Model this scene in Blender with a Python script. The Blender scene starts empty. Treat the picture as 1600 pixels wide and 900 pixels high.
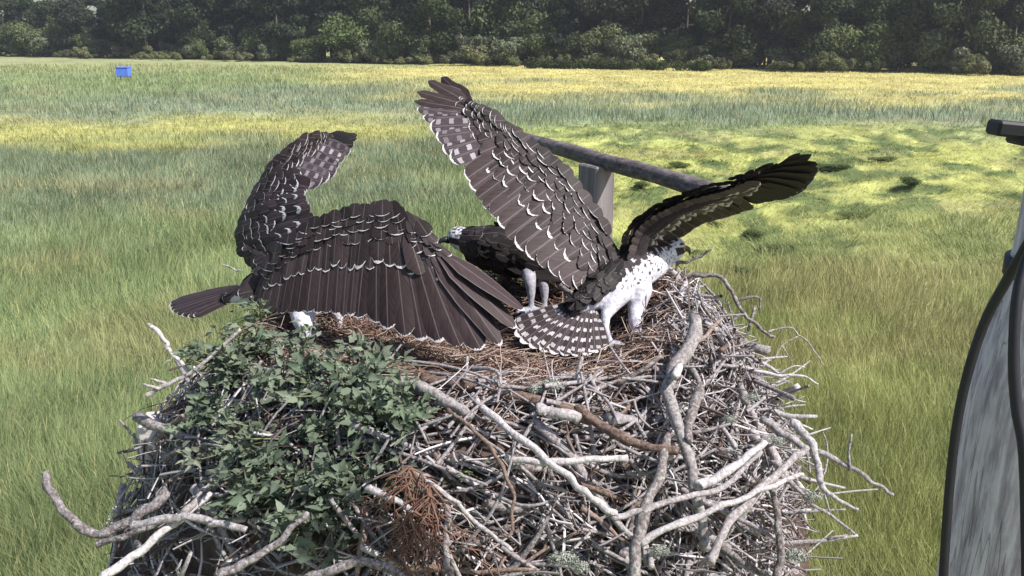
import bpy, bmesh, math, random
import numpy as np
from mathutils import Vector, Matrix, noise as mnoise

random.seed(7)
RNG = np.random.default_rng(11)
scene = bpy.context.scene
COL = scene.collection

# ------------------------------------------------------------------ camera, sky, sun, exposure
F = 800 / math.tan(math.radians(30))          # focal length in photograph pixels (1600 wide)
PITCH = math.radians(16.3)
CP, SP = math.cos(PITCH), math.sin(PITCH)
ZC = 4.6                                       # camera height above the marsh
cam = bpy.data.cameras.new('camera')
cam.sensor_fit = 'HORIZONTAL'
cam.angle = math.radians(60)
cam.clip_start, cam.clip_end = 0.05, 3000
cam_ob = bpy.data.objects.new('camera', cam)
cam_ob.location = (0, 0, ZC)
cam_ob.rotation_euler = (math.radians(90) - PITCH, 0, 0)
COL.objects.link(cam_ob)
scene.camera = cam_ob

SUN_DIR = Vector((0.62, -0.30, 0.78)).normalized()       # towards the sun
sun_el = math.asin(SUN_DIR.z)
world = bpy.data.worlds.new('World')
scene.world = world
world.use_nodes = True
wn = world.node_tree.nodes
sky = wn.new('ShaderNodeTexSky')
sky.sky_type = 'NISHITA'
sky.sun_disc = False
sky.sun_elevation = sun_el
sky.sun_rotation = math.atan2(SUN_DIR.x, SUN_DIR.y)
sky.altitude = 0
sky.air_density = 1.0
sky.dust_density = 1.5
wn['Background'].inputs['Strength'].default_value = 0.10
world.node_tree.links.new(sky.outputs['Color'], wn['Background'].inputs['Color'])
sun = bpy.data.lights.new('sun', 'SUN')
sun.energy = 4.6
sun.angle = math.radians(0.5)
sun.color = (1.0, 0.955, 0.90)
sun_ob = bpy.data.objects.new('sun', sun)
sun_ob.rotation_euler = SUN_DIR.to_track_quat('Z', 'Y').to_euler()
sun_ob.location = (6, -3, 14)
COL.objects.link(sun_ob)
scene.view_settings.view_transform = 'Standard'
scene.view_settings.look = 'None'
scene.view_settings.exposure = 0.65
scene.view_settings.gamma = 1.0


# ------------------------------------------------------------------ helpers
def P(px, py, D):
    """world point seen at photograph pixel (px, py), D metres along the view axis"""
    x, yd = (px - 800) / F * D, (py - 450) / F * D
    return Vector((x, D * CP - yd * SP, ZC - D * SP - yd * CP))


def PV(t):
    return P(*t)


def mk(name, me, mat=None, parent=None, mtx=None):
    o = bpy.data.objects.new(name, me)
    COL.objects.link(o)
    if me is not None and mat is not None and len(me.materials) == 0:
        me.materials.append(mat)
    if parent is not None:
        o.parent = parent
        if mtx is not None:
            o.matrix_basis = PINV.get(parent.name, Matrix()) @ mtx
        elif parent.name in PINV:
            o.matrix_basis = PINV[parent.name]
    elif mtx is not None:
        o.matrix_basis = mtx
    return o


PINV = {}


def thing(name, label, cat, loc=(0, 0, 0), group=None):
    o = bpy.data.objects.new(name, None)
    o.empty_display_size = 0.1
    COL.objects.link(o)
    o.location = loc
    PINV[o.name] = Matrix.Translation(-Vector(loc))
    return tag(o, label, cat, group)


def tag(o, label=None, cat=None, group=None, kind=None):
    if label: o['label'] = label
    if cat: o['category'] = cat
    if group: o['group'] = group
    if kind: o['kind'] = kind
    return o


def mesh_np(name, verts, faces, smooth=True, col=None, uv=None):
    """verts (n,3); faces (m,k) with k=3 or 4, or list"""
    me = bpy.data.meshes.new(name)
    if isinstance(faces, np.ndarray):
        verts = np.asarray(verts, dtype=np.float32)
        m, k = faces.shape
        me.vertices.add(len(verts)); me.vertices.foreach_set('co', verts.ravel())
        me.loops.add(m * k); me.loops.foreach_set('vertex_index', faces.astype(np.int32).ravel())
        me.polygons.add(m)
        me.polygons.foreach_set('loop_start', np.arange(0, m * k, k, dtype=np.int32))
        me.update(calc_edges=True)
    else:
        me.from_pydata([tuple(v) for v in verts], [], faces)
    if col is not None:
        a = me.color_attributes.new('col', 'FLOAT_COLOR', 'POINT')
        c = np.ones((len(me.vertices), 4), dtype=np.float32)
        c[:, :3] = col
        a.data.foreach_set('color', c.ravel())
    if smooth:
        me.polygons.foreach_set('use_smooth', np.ones(len(me.polygons), dtype=bool))
    me.update()
    return me


def _hash(ix, iy, s):
    h = (ix.astype(np.int64) * 374761393 + iy.astype(np.int64) * 668265263 + s * 1442695041) & 0x7fffffff
    h = (h ^ (h >> 13)) * 1274126177 & 0x7fffffff
    return ((h ^ (h >> 16)) & 0xffff) / 65535.0


def vnoise(x, y, s=0):
    x = np.asarray(x, float); y = np.asarray(y, float)
    ix, iy = np.floor(x), np.floor(y)
    fx, fy = x - ix, y - iy
    fx, fy = fx * fx * (3 - 2 * fx), fy * fy * (3 - 2 * fy)
    a, b = _hash(ix, iy, s), _hash(ix + 1, iy, s)
    c, d = _hash(ix, iy + 1, s), _hash(ix + 1, iy + 1, s)
    return (a + (b - a) * fx) * (1 - fy) + (c + (d - c) * fx) * fy


def fbm(x, y, s=0, o=4):
    v, amp, tot = 0, 1, 0
    for k in range(o):
        v = v + amp * vnoise(x * 2 ** k + 17.3 * k, y * 2 ** k - 9.1 * k, s + k)
        tot += amp; amp *= 0.5
    return v / tot


def sstep(a, b, x):
    t = np.clip((np.asarray(x, float) - a) / (b - a), 0, 1)
    return t * t * (3 - 2 * t)


def frame_dirs(pts):
    n = len(pts); out = []
    for i in range(n):
        a = pts[max(0, i - 1)]; b = pts[min(n - 1, i + 1)]
        out.append((b - a).normalized() if (b - a).length > 1e-9 else Vector((0, 0, 1)))
    return out


def tube(verts, faces, pts, rad, sides=6, cap=True, jit=0.0):
    """append a tapered tube along pts to verts/faces"""
    dirs = frame_dirs(pts)
    ref = Vector((0, 0, 1)) if abs(dirs[0].z) < 0.9 else Vector((1, 0, 0))
    base = len(verts)
    for i, (p, d) in enumerate(zip(pts, dirs)):
        a = d.cross(ref)
        if a.length < 1e-4: a = d.cross(Vector((0.3, 1, 0.2)))
        a.normalize(); b = a.cross(d).normalized(); ref = b.cross(d) * -1 if False else ref
        r = rad[i] if hasattr(rad, '__len__') else rad
        for k in range(sides):
            t = 2 * math.pi * k / sides
            rr = r * (1 + (random.uniform(-jit, jit) if jit else 0))
            verts.append(p + (a * math.cos(t) + b * math.sin(t)) * rr)
    n = len(pts)
    for i in range(n - 1):
        for k in range(sides):
            k2 = (k + 1) % sides
            faces.append((base + i * sides + k, base + i * sides + k2, base + (i + 1) * sides + k2, base + (i + 1) * sides + k))
    if cap:
        faces.append(tuple(base + k for k in range(sides))[::-1])
        faces.append(tuple(base + (n - 1) * sides + k for k in range(sides)))


def spline(ctrl, n):
    """Catmull-Rom through control Vectors, n samples"""
    m = len(ctrl); out = []
    for i in range(n):
        t = i / (n - 1) * (m - 1)
        k = min(int(t), m - 2); f = t - k
        p0 = ctrl[max(0, k - 1)]; p1 = ctrl[k]; p2 = ctrl[k + 1]; p3 = ctrl[min(m - 1, k + 2)]
        out.append(0.5 * ((2 * p1) + (p2 - p0) * f + (2 * p0 - 5 * p1 + 4 * p2 - p3) * f * f + (3 * p1 - p0 - 3 * p2 + p3) * f ** 3))
    return out


def at(ctrl, t):
    m = len(ctrl); t = max(0, min(1, t)) * (m - 1)
    k = min(int(t), m - 2); f = t - k
    p0 = ctrl[max(0, k - 1)]; p1 = ctrl[k]; p2 = ctrl[k + 1]; p3 = ctrl[min(m - 1, k + 2)]
    return 0.5 * ((2 * p1) + (p2 - p0) * f + (2 * p0 - 5 * p1 + 4 * p2 - p3) * f * f + (3 * p1 - p0 - 3 * p2 + p3) * f ** 3)


def add_box(verts, faces, c, size, rot=None, bev=0.004):
    bm = bmesh.new()
    bmesh.ops.create_cube(bm, size=1)
    for v in bm.verts: v.co = Vector((v.co.x * size[0], v.co.y * size[1], v.co.z * size[2]))
    bmesh.ops.bevel(bm, geom=bm.edges[:], offset=bev, segments=1, affect='EDGES')
    if rot is not None: bmesh.ops.rotate(bm, verts=bm.verts, matrix=rot)
    base = len(verts)
    bm.verts.index_update()
    for v in bm.verts: verts.append(v.co + Vector(c))
    for f in bm.faces: faces.append(tuple(base + v.index for v in f.verts))
    bm.free()


# ------------------------------------------------------------------ materials
def new_mat(name):
    m = bpy.data.materials.new(name)
    m.use_nodes = True
    nt = m.node_tree
    b = nt.nodes['Principled BSDF']
    b.inputs['Specular IOR Level'].default_value = 0.25
    return m, nt, b


def N(nt, t, **kw):
    n = nt.nodes.new('ShaderNode' + t)
    for k, v in kw.items():
        if hasattr(n, k): setattr(n, k, v)
        else: n.inputs[k].default_value = v
    return n


def L(nt, a, b): nt.links.new(a, b)


def math_n(nt, op, a, b=None, c=None):
    n = nt.nodes.new('ShaderNodeMath'); n.operation = op
    for i, v in enumerate((a, b, c)):
        if v is None: continue
        if isinstance(v, (int, float)): n.inputs[i].default_value = v
        else: nt.links.new(v, n.inputs[i])
    return n.outputs[0]


def ramp(nt, src, stops):
    r = nt.nodes.new('ShaderNodeValToRGB')
    while len(r.color_ramp.elements) < len(stops): r.color_ramp.elements.new(0.5)
    for e, (p, c) in zip(r.color_ramp.elements, stops):
        e.position = p; e.color = (*c, 1)
    nt.links.new(src, r.inputs[0])
    return r.outputs[0]


def mixc(nt, fac, a, b, blend='MIX'):
    n = nt.nodes.new('ShaderNodeMix'); n.data_type = 'RGBA'; n.blend_type = blend
    for sock, v in ((n.inputs[0], fac), (n.inputs[6], a), (n.inputs[7], b)):
        if isinstance(v, (int, float)): sock.default_value = v
        elif isinstance(v, tuple): sock.default_value = (*v, 1)
        else: nt.links.new(v, sock)
    return n.outputs[2]


def wood_mat(name, cols, scale=30, rough=0.85, lichen=0.0, grain=(1, 1, 0.12), bump=0.4, world=False, cracks=False):
    m, nt, b = new_mat(name)
    tc = N(nt, 'TexCoord')
    oi = N(nt, 'ObjectInfo')
    mp = N(nt, 'Mapping'); mp.inputs['Scale'].default_value = grain
    off = N(nt, 'VectorMath', operation='ADD')
    L(nt, N(nt, 'NewGeometry').outputs['Position'] if world else tc.outputs['Object'], off.inputs[0])
    mulv = math_n(nt, 'MULTIPLY', oi.outputs['Random'], 7.0)
    L(nt, mulv, off.inputs[1])
    L(nt, off.outputs[0], mp.inputs[0])
    n1 = N(nt, 'TexNoise', Scale=scale, Detail=6.0, Roughness=0.65); L(nt, mp.outputs[0], n1.inputs['Vector'])
    n2 = N(nt, 'TexNoise', Scale=scale * 1.1, Detail=5.0); L(nt, off.outputs[0], n2.inputs['Vector'])
    k = math_n(nt, 'ADD', math_n(nt, 'MULTIPLY_ADD', n1.outputs[0], 1.15, -0.2), math_n(nt, 'MULTIPLY', oi.outputs['Random'], 0.3))
    c = ramp(nt, k, [(0.25 + 0.5 * i / (len(cols) - 1), cc) for i, cc in enumerate(cols)])
    if lichen:
        lm = math_n(nt, 'GREATER_THAN', n2.outputs[0], 1 - lichen)
        c = mixc(nt, math_n(nt, 'MULTIPLY', lm, 0.55), c, (0.40, 0.415, 0.385))
    if cracks:
        m3 = N(nt, 'Mapping'); m3.inputs['Scale'].default_value = (grain[0], grain[1], grain[2] * .35); L(nt, off.outputs[0], m3.inputs[0])
        n3 = N(nt, 'TexNoise', Scale=scale * .75, Detail=2.0); L(nt, m3.outputs[0], n3.inputs['Vector'])
        ck = math_n(nt, 'LESS_THAN', math_n(nt, 'ABSOLUTE', math_n(nt, 'SUBTRACT', n3.outputs[0], 0.47)), 0.012)
        c = mixc(nt, math_n(nt, 'MULTIPLY', ck, 0.45), c, (0.03, 0.025, 0.028))
    L(nt, c, b.inputs['Base Color'])
    b.inputs['Roughness'].default_value = rough
    bp = N(nt, 'Bump', Strength=bump, Distance=0.004)
    L(nt, n1.outputs[0], bp.inputs['Height']); L(nt, bp.outputs[0], b.inputs['Normal'])
    return m


def attr_mat(name, rough=0.8, transl=0.0, noise_scale=0, noise_amt=0.35, bump=0.0, obj_var=0.0, bdist=0.01):
    m, nt, b = new_mat(name)
    a = N(nt, 'Attribute', attribute_name='col')
    c = a.outputs['Color']
    if noise_scale:
        tc = N(nt, 'TexCoord')
        n = N(nt, 'TexNoise', Scale=noise_scale, Detail=5.0); L(nt, tc.outputs['Object'], n.inputs['Vector'])
        f = ramp(nt, n.outputs[0], [(0.3, (1 - noise_amt,) * 3), (0.7, (1 + noise_amt,) * 3)])
        c = mixc(nt, 1.0, c, f, 'MULTIPLY')
        if bump:
            bp = N(nt, 'Bump', Strength=bump, Distance=bdist); L(nt, n.outputs[0], bp.inputs['Height']); L(nt, bp.outputs[0], b.inputs['Normal'])
    if obj_var:
        oi = N(nt, 'ObjectInfo')
        f = ramp(nt, oi.outputs['Random'], [(0.0, (1 - obj_var, 1 - obj_var, 1 - obj_var)), (0.5, (1.0, 1 + obj_var * .3, 1 - obj_var * .4)), (1.0, (1 + obj_var, 1 + obj_var * .8, 1 + obj_var * .6))])
        c = mixc(nt, 1.0, c, f, 'MULTIPLY')
    L(nt, c, b.inputs['Base Color'])
    b.inputs['Roughness'].default_value = rough
    if transl:
        t = N(nt, 'BsdfTranslucent'); L(nt, c, t.inputs['Color'])
        mx = N(nt, 'MixShader'); mx.inputs[0].default_value = transl
        L(nt, b.outputs[0], mx.inputs[1]); L(nt, t.outputs[0], mx.inputs[2])
        L(nt, mx.outputs[0], nt.nodes['Material Output'].inputs['Surface'])
    return m


def feather_mat(name, dark, mid, tip=0.9, tipcol=(0.62, 0.585, 0.595), shaft=(0.22, 0.18, 0.18), edge=0.0, bars=False, barlo=0.08, barhi=0.5, rough=0.42, tipvar=0.06, notip=0.0, fleck=0.0, shaftw=0.022):
    m, nt, b = new_mat(name)
    uv = N(nt, 'UVMap'); sx = N(nt, 'SeparateXYZ'); L(nt, uv.outputs[0], sx.inputs[0])
    u, v = sx.outputs[0], sx.outputs[1]
    oi = N(nt, 'ObjectInfo')
    au = math_n(nt, 'ABSOLUTE', math_n(nt, 'SUBTRACT', u, 0.5))
    cmb = N(nt, 'CombineXYZ')
    L(nt, math_n(nt, 'MULTIPLY', u, 3.0), cmb.inputs[0])
    L(nt, math_n(nt, 'MULTIPLY', math_n(nt, 'SUBTRACT', v, math_n(nt, 'MULTIPLY', au, 0.5)), 26.0), cmb.inputs[1])
    L(nt, math_n(nt, 'MULTIPLY', oi.outputs['Random'], 50.0), cmb.inputs[2])
    n = N(nt, 'TexNoise', Scale=1.0, Detail=4.0); L(nt, cmb.outputs[0], n.inputs['Vector'])
    base = ramp(nt, math_n(nt, 'ADD', math_n(nt, 'MULTIPLY', n.outputs[0], 0.7), math_n(nt, 'MULTIPLY', oi.outputs['Random'], 0.3)), [(0.3, dark), (0.75, mid)])
    if bars:
        w = math_n(nt, 'SINE', math_n(nt, 'ADD', math_n(nt, 'MULTIPLY', v, 30.0), math_n(nt, 'MULTIPLY', oi.outputs['Random'], 1.2)))
        wn_ = math_n(nt, 'ADD', w, math_n(nt, 'MULTIPLY', math_n(nt, 'SUBTRACT', n.outputs[0], 0.5), 1.2))
        inner = math_n(nt, 'MULTIPLY', math_n(nt, 'GREATER_THAN', au, 0.10), math_n(nt, 'LESS_THAN', au, 0.40))
        bm_ = math_n(nt, 'MULTIPLY', math_n(nt, 'GREATER_THAN', wn_, 0.45), inner)
        base = mixc(nt, math_n(nt, 'MULTIPLY', bm_, math_n(nt, 'MULTIPLY_ADD', math_n(nt, 'FRACT', math_n(nt, 'MULTIPLY', oi.outputs['Random'], 5.7)), barhi, barlo)), base, (0.60, 0.56, 0.58))
    if fleck:
        n3 = N(nt, 'TexNoise', Scale=0.9, Detail=2.0); L(nt, cmb.outputs[0], n3.inputs['Vector'])
        base = mixc(nt, math_n(nt, 'GREATER_THAN', n3.outputs[0], 1 - fleck), base, (0.10, 0.08, 0.08))
    sh = math_n(nt, 'LESS_THAN', au, shaftw)
    base = mixc(nt, math_n(nt, 'MULTIPLY', sh, 0.4), base, shaft)
    if edge:
        e = math_n(nt, 'GREATER_THAN', math_n(nt, 'ADD', au, math_n(nt, 'MULTIPLY', n.outputs[0], 0.03)), 0.5 - edge + 0.015)
        base = mixc(nt, math_n(nt, 'MULTIPLY', e, 0.22), base, (0.34, 0.29, 0.30))
    th = math_n(nt, 'ADD', tip, math_n(nt, 'MULTIPLY', math_n(nt, 'SUBTRACT', n.outputs[0], 0.5), tipvar * 2.0))
    th = math_n(nt, 'ADD', th, math_n(nt, 'MULTIPLY', math_n(nt, 'SUBTRACT', math_n(nt, 'FRACT', math_n(nt, 'MULTIPLY', oi.outputs['Random'], 13.7)), 0.45), tipvar))
    tm = math_n(nt, 'GREATER_THAN', v, th)
    if notip:
        tm = math_n(nt, 'MULTIPLY', tm, math_n(nt, 'GREATER_THAN', math_n(nt, 'FRACT', math_n(nt, 'MULTIPLY', oi.outputs['Random'], 31.3)), notip))
    base = mixc(nt, math_n(nt, 'MULTIPLY', tm, 0.95), base, tipcol)
    L(nt, base, b.inputs['Base Color'])
    b.inputs['Roughness'].default_value = rough + 0.15
    b.inputs['Specular IOR Level'].default_value = 0.22
    bp = N(nt, 'Bump', Strength=0.35, Distance=0.002); L(nt, n.outputs[0], bp.inputs['Height']); L(nt, bp.outputs[0], b.inputs['Normal'])
    return m


M_GROUND = attr_mat('marsh_ground', 0.95, 0, 1.7, 0.35, 0.6, bdist=0.15)
M_GRASS = attr_mat('marsh_grass', 0.65, 0.32)
M_LEAF_FAR = attr_mat('far_foliage', 0.8, 0.2, obj_var=0.30)
M_BARK = wood_mat('tree_bark', [(0.05, 0.045, 0.04), (0.12, 0.10, 0.09), (0.2, 0.18, 0.16)], 8)
GREYS = [(0.07, 0.055, 0.052), (0.18, 0.155, 0.155), (0.31, 0.28, 0.29), (0.48, 0.45, 0.465)]
M_STICK = wood_mat('weathered_stick', GREYS, 130, lichen=0.40, grain=(1, 1, 0.8), world=True, bump=0.9)
M_STICK_B = wood_mat('brown_stick', [(0.07, 0.045, 0.035), (0.20, 0.14, 0.115), (0.34, 0.26, 0.23)], 130, grain=(1, 1, 0.8), world=True, bump=0.9)
M_STICK_W = wood_mat('bleached_stick', [(0.17, 0.145, 0.14), (0.38, 0.345, 0.345), (0.60, 0.57, 0.575)], 130, grain=(1, 1, 0.8), world=True, bump=0.9)
M_BRANCH = wood_mat('lichen_branch', [(0.07, 0.052, 0.048), (0.19, 0.16, 0.155), (0.36, 0.33, 0.33)], 110, lichen=0.44, bump=1.0, grain=(1, 1, .8), world=True)
M_STRAW = attr_mat('nest_straw', 0.8)
M_CORE = wood_mat('nest_humus', [(0.02, 0.014, 0.012), (0.06, 0.04, 0.032), (0.12, 0.085, 0.07)], 30, bump=1.0, grain=(1, 1, 1))
M_POSTW = wood_mat('post_timber', [(0.10, 0.085, 0.085), (0.20, 0.175, 0.18), (0.30, 0.27, 0.28)], 26, grain=(1, 1, 0.06), bump=0.6, cracks=True)
M_RAIL = wood_mat('rail_bark', [(0.06, 0.05, 0.05), (0.14, 0.12, 0.12), (0.27, 0.24, 0.245)], 60, grain=(0.4, 0.4, 1), bump=1.0, cracks=True)
M_PLANK = wood_mat('platform_timber', [(0.22, 0.19, 0.18), (0.42, 0.38, 0.37), (0.6, 0.56, 0.55)], 26, grain=(0.15, 1, 1), bump=0.5)
M_LEAF = attr_mat('orache_leaf', 0.6, 0.22, obj_var=0.28)
M_LICHEN = attr_mat('lichen', 0.9)
M_BODY = attr_mat('osprey_plumage', 0.75, 0, 90, 0.28, 0.5, bdist=0.004)
M_FLIGHT = feather_mat('flight_feather', (0.023, 0.014, 0.014), (0.060, 0.041, 0.042), tip=0.988, edge=0.045, tipvar=0.03)
M_COVERT = feather_mat('covert_feather', (0.022, 0.014, 0.014), (0.060, 0.043, 0.044), tip=0.960, tipvar=0.06, notip=0.15)
M_LESSER = feather_mat('lesser_covert', (0.014, 0.010, 0.010), (0.050, 0.036, 0.037), tip=0.955, tipvar=0.06, notip=0.25)
M_MOTTLE = feather_mat('mottled_covert', (0.03, 0.022, 0.023), (0.09, 0.07, 0.072), tip=0.80, tipvar=0.22, notip=0.2, tipcol=(0.50, 0.46, 0.46))
M_PRIM_D = feather_mat('dark_primary', (0.008, 0.007, 0.008), (0.022, 0.018, 0.02), tip=0.985, tipvar=0.02)
M_BARRED = feather_mat('barred_feather', (0.035, 0.026, 0.030), (0.085, 0.066, 0.074), tip=0.978, bars=True, edge=0.05, tipvar=0.03)
M_TAILB = feather_mat('barred_tail_feather', (0.022, 0.016, 0.017), (0.055, 0.041, 0.044), tip=0.95, bars=True, barlo=0.5, barhi=0.35, edge=0.05, tipvar=0.03)
M_UNDER = feather_mat('underwing_feather', (0.52, 0.48, 0.48), (0.74, 0.70, 0.71), tip=0.93, tipcol=(0.12, 0.10, 0.10), shaft=(0.45, 0.41, 0.41), notip=0.4, fleck=0.32, tipvar=0.1)
M_WHITEF = feather_mat('white_feather', (0.56, 0.545, 0.59), (0.66, 0.645, 0.69), tip=2.0, shaft=(0.7, 0.68, 0.68), rough=0.7)
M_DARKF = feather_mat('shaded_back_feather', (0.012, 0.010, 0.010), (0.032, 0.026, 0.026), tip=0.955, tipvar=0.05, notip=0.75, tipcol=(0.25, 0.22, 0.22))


def plain(name, c, rough=0.6, metal=0.0, spec=0.3, nscale=0, namt=0.25, bump=0.0):
    m, nt, b = new_mat(name)
    b.inputs['Roughness'].default_value = rough
    b.inputs['Metallic'].default_value = metal
    b.inputs['Specular IOR Level'].default_value = spec
    tc = N(nt, 'TexCoord')
    n = N(nt, 'TexNoise', Scale=nscale or 20.0, Detail=6.0); L(nt, tc.outputs['Object'], n.inputs['Vector'])
    col = ramp(nt, n.outputs[0], [(0.3, tuple(x * (1 - namt) for x in c)), (0.7, tuple(min(1, x * (1 + namt)) for x in c))])
    L(nt, col, b.inputs['Base Color'])
    if bump:
        bp = N(nt, 'Bump', Strength=bump, Distance=0.003); L(nt, n.outputs[0], bp.inputs['Height']); L(nt, bp.outputs[0], b.inputs['Normal'])
    return m


M_POLE = wood_mat('weathered_pole', [(0.10, 0.08, 0.09), (0.25, 0.21, 0.24), (0.39, 0.34, 0.385), (0.62, 0.56, 0.61)], 80, rough=0.65, grain=(1, 1, 0.14), bump=1.0, cracks=True)
M_CABLE = plain('black_cable', (0.014, 0.013, 0.018), 0.5, 0, 0.4)
M_CLAMP = plain('black_bracket', (0.012, 0.012, 0.016), 0.55, 0, 0.35)
M_BLUE = plain('blue_plastic', (0.10, 0.20, 0.75), 0.5, 0, 0.4, 3, 0.1)
M_BEAK = plain('beak_horn', (0.018, 0.018, 0.022), 0.35, 0, 0.5)
M_EYE = plain('eye_iris', (0.75, 0.35, 0.03), 0.15, 0, 0.6)
M_PUPIL = plain('eye_pupil', (0.005, 0.005, 0.005), 0.1, 0, 0.6)
M_FOOT = plain('scaly_foot', (0.40, 0.40, 0.45), 0.6, 0, 0.3, 120, 0.3, 0.5)

# ================================================================== SETTING: marsh
C_OLIVE = np.array((0.28, 0.295, 0.112)); C_GREEN = np.array((0.255, 0.312, 0.147))
C_BLUEG = np.array((0.245, 0.29, 0.20)); C_YELL = np.array((0.58, 0.51, 0.19))
C_LIME = np.array((0.40, 0.415, 0.135)); C_STRAW = np.array((0.48, 0.42, 0.22))


def zones(X, Y):
    X = np.asarray(X, float); Y = np.asarray(Y, float)
    wob = (fbm(X / 14, Y / 14, 3) - 0.5)
    wob2 = (fbm(X / 5, Y / 3.5, 9) - 0.5)
    Yw = Y * (1 + 0.62 * wob + 0.16 * wob2) + 3 * wob2
    s = X / np.maximum(Y, 1)                     # bearing
    z = {}
    z['blue'] = sstep(35, 48, Yw + 8 * s) * (1 - sstep(66, 102, Yw - 40 * s))
    z['yell_far'] = sstep(52, 80, Yw + 22 * wob2) * sstep(-0.28, 0.02, s + 0.4 * wob) * (1 - 0.0 * X)
    z['yell_left'] = sstep(29, 39, Yw) * (1 - sstep(44, 57, Yw)) * (1 - sstep(-0.22, -0.02, s + 0.3 * wob))
    z['cow'] = sstep(13, 20, Yw) * (1 - sstep(33, 44, Yw)) * sstep(-0.09, 0.03, s + 0.25 * wob)
    z['leftblue'] = sstep(17, 23, Yw) * (1 - sstep(31, 36, Yw)) * (1 - sstep(-0.2, -0.02, s + 0.3 * wob))
    z['near_right'] = (1 - sstep(14, 19, Yw)) * sstep(-0.1, 0.15, s)
    return z


def ground_z(X, Y):
    z = zones(X, Y)
    a = (fbm(np.asarray(X) / 1.3, np.asarray(Y) / 1.1, 21, 4) - 0.5)
    r = 1 - np.abs(fbm(np.asarray(X) / 2.2, np.asarray(Y) / 1.4, 31, 4) - 0.5) * 2
    return z['cow'] * (0.34 * (r ** 2 - 0.6) + 0.30 * a) + 0.22 * (fbm(np.asarray(X) / 6, np.asarray(Y) / 6, 5, 3) - 0.5)


def marsh_col(X, Y):
    z = zones(X, Y)
    c = np.empty(np.shape(X) + (3,)); c[...] = C_GREEN
    def put(k, w, cc):
        nonlocal c
        w = np.clip(z[k] * w, 0, 1)[..., None]
        c = c * (1 - w) + cc * w
    put('near_right', 0.85, C_OLIVE)
    put('leftblue', 0.75, C_BLUEG * 0.92)
    put('yell_left', 0.85, C_LIME * 0.5 + C_YELL * 0.5)
    put('cow', 0.9, C_LIME)
    put('blue', 0.9, C_BLUEG)
    put('yell_far', 0.95, C_YELL)
    far = sstep(85, 110, Y)[..., None] * (1 - z['yell_far'][..., None])
    c = c * (1 - 0.5 * far) + 0.5 * far * (C_YELL * 0.5 + C_BLUEG * 0.5)
    v = fbm(np.asarray(X) / 2.3, np.asarray(Y) / 3.1, 41, 3)[..., None]
    c = c * (0.70 + 0.6 * v)
    g = (sstep(0.51, 0.58, fbm(np.asarray(X) / 1.0, np.asarray(Y) / 1.5, 57, 4)) * (0.22 + 0.78 * z['cow']))[..., None]
    c = c * (1 - 0.85 * g) + np.array((0.095, 0.14, 0.05)) * 0.85 * g
    d = sstep(0.60, 0.72, fbm(np.asarray(X) / 3.0, np.asarray(Y) / 2.4, 51, 3))[..., None]
    c = c * (1 - 0.35 * d) + C_STRAW * 0.35 * d * 0.8
    return c


ys = np.concatenate([[-300, -60, -10, 0, 2.5], np.geomspace(4, 160, 420), np.geomspace(170, 1500, 20)])
bx = np.tan(np.radians(np.linspace(-42, 42, 300)))
GX = bx[None, :] * np.maximum(np.abs(ys[:, None]), 4.0)
GX[:, 0] = np.minimum(GX[:, 0], -900); GX[:, -1] = np.maximum(GX[:, -1], 900)
GY = np.repeat(ys[:, None], len(bx), 1)
GZ = ground_z(GX, GY) * sstep(3, 5, GY)
nr, nc = GX.shape
idx = np.arange(nr * nc).reshape(nr, nc)
fc = np.stack([idx[:-1, :-1], idx[:-1, 1:], idx[1:, 1:], idx[1:, :-1]], -1).reshape(-1, 4)
gcol = marsh_col(GX, GY).reshape(-1, 3) * 0.85
gro = mk('marsh_ground', mesh_np('marsh_ground', np.stack([GX, GY, GZ], -1).reshape(-1, 3), fc, True, gcol), M_GROUND)
tag(gro, 'green and yellow salt marsh ground stretching to the wood', None, None, 'structure')


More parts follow.
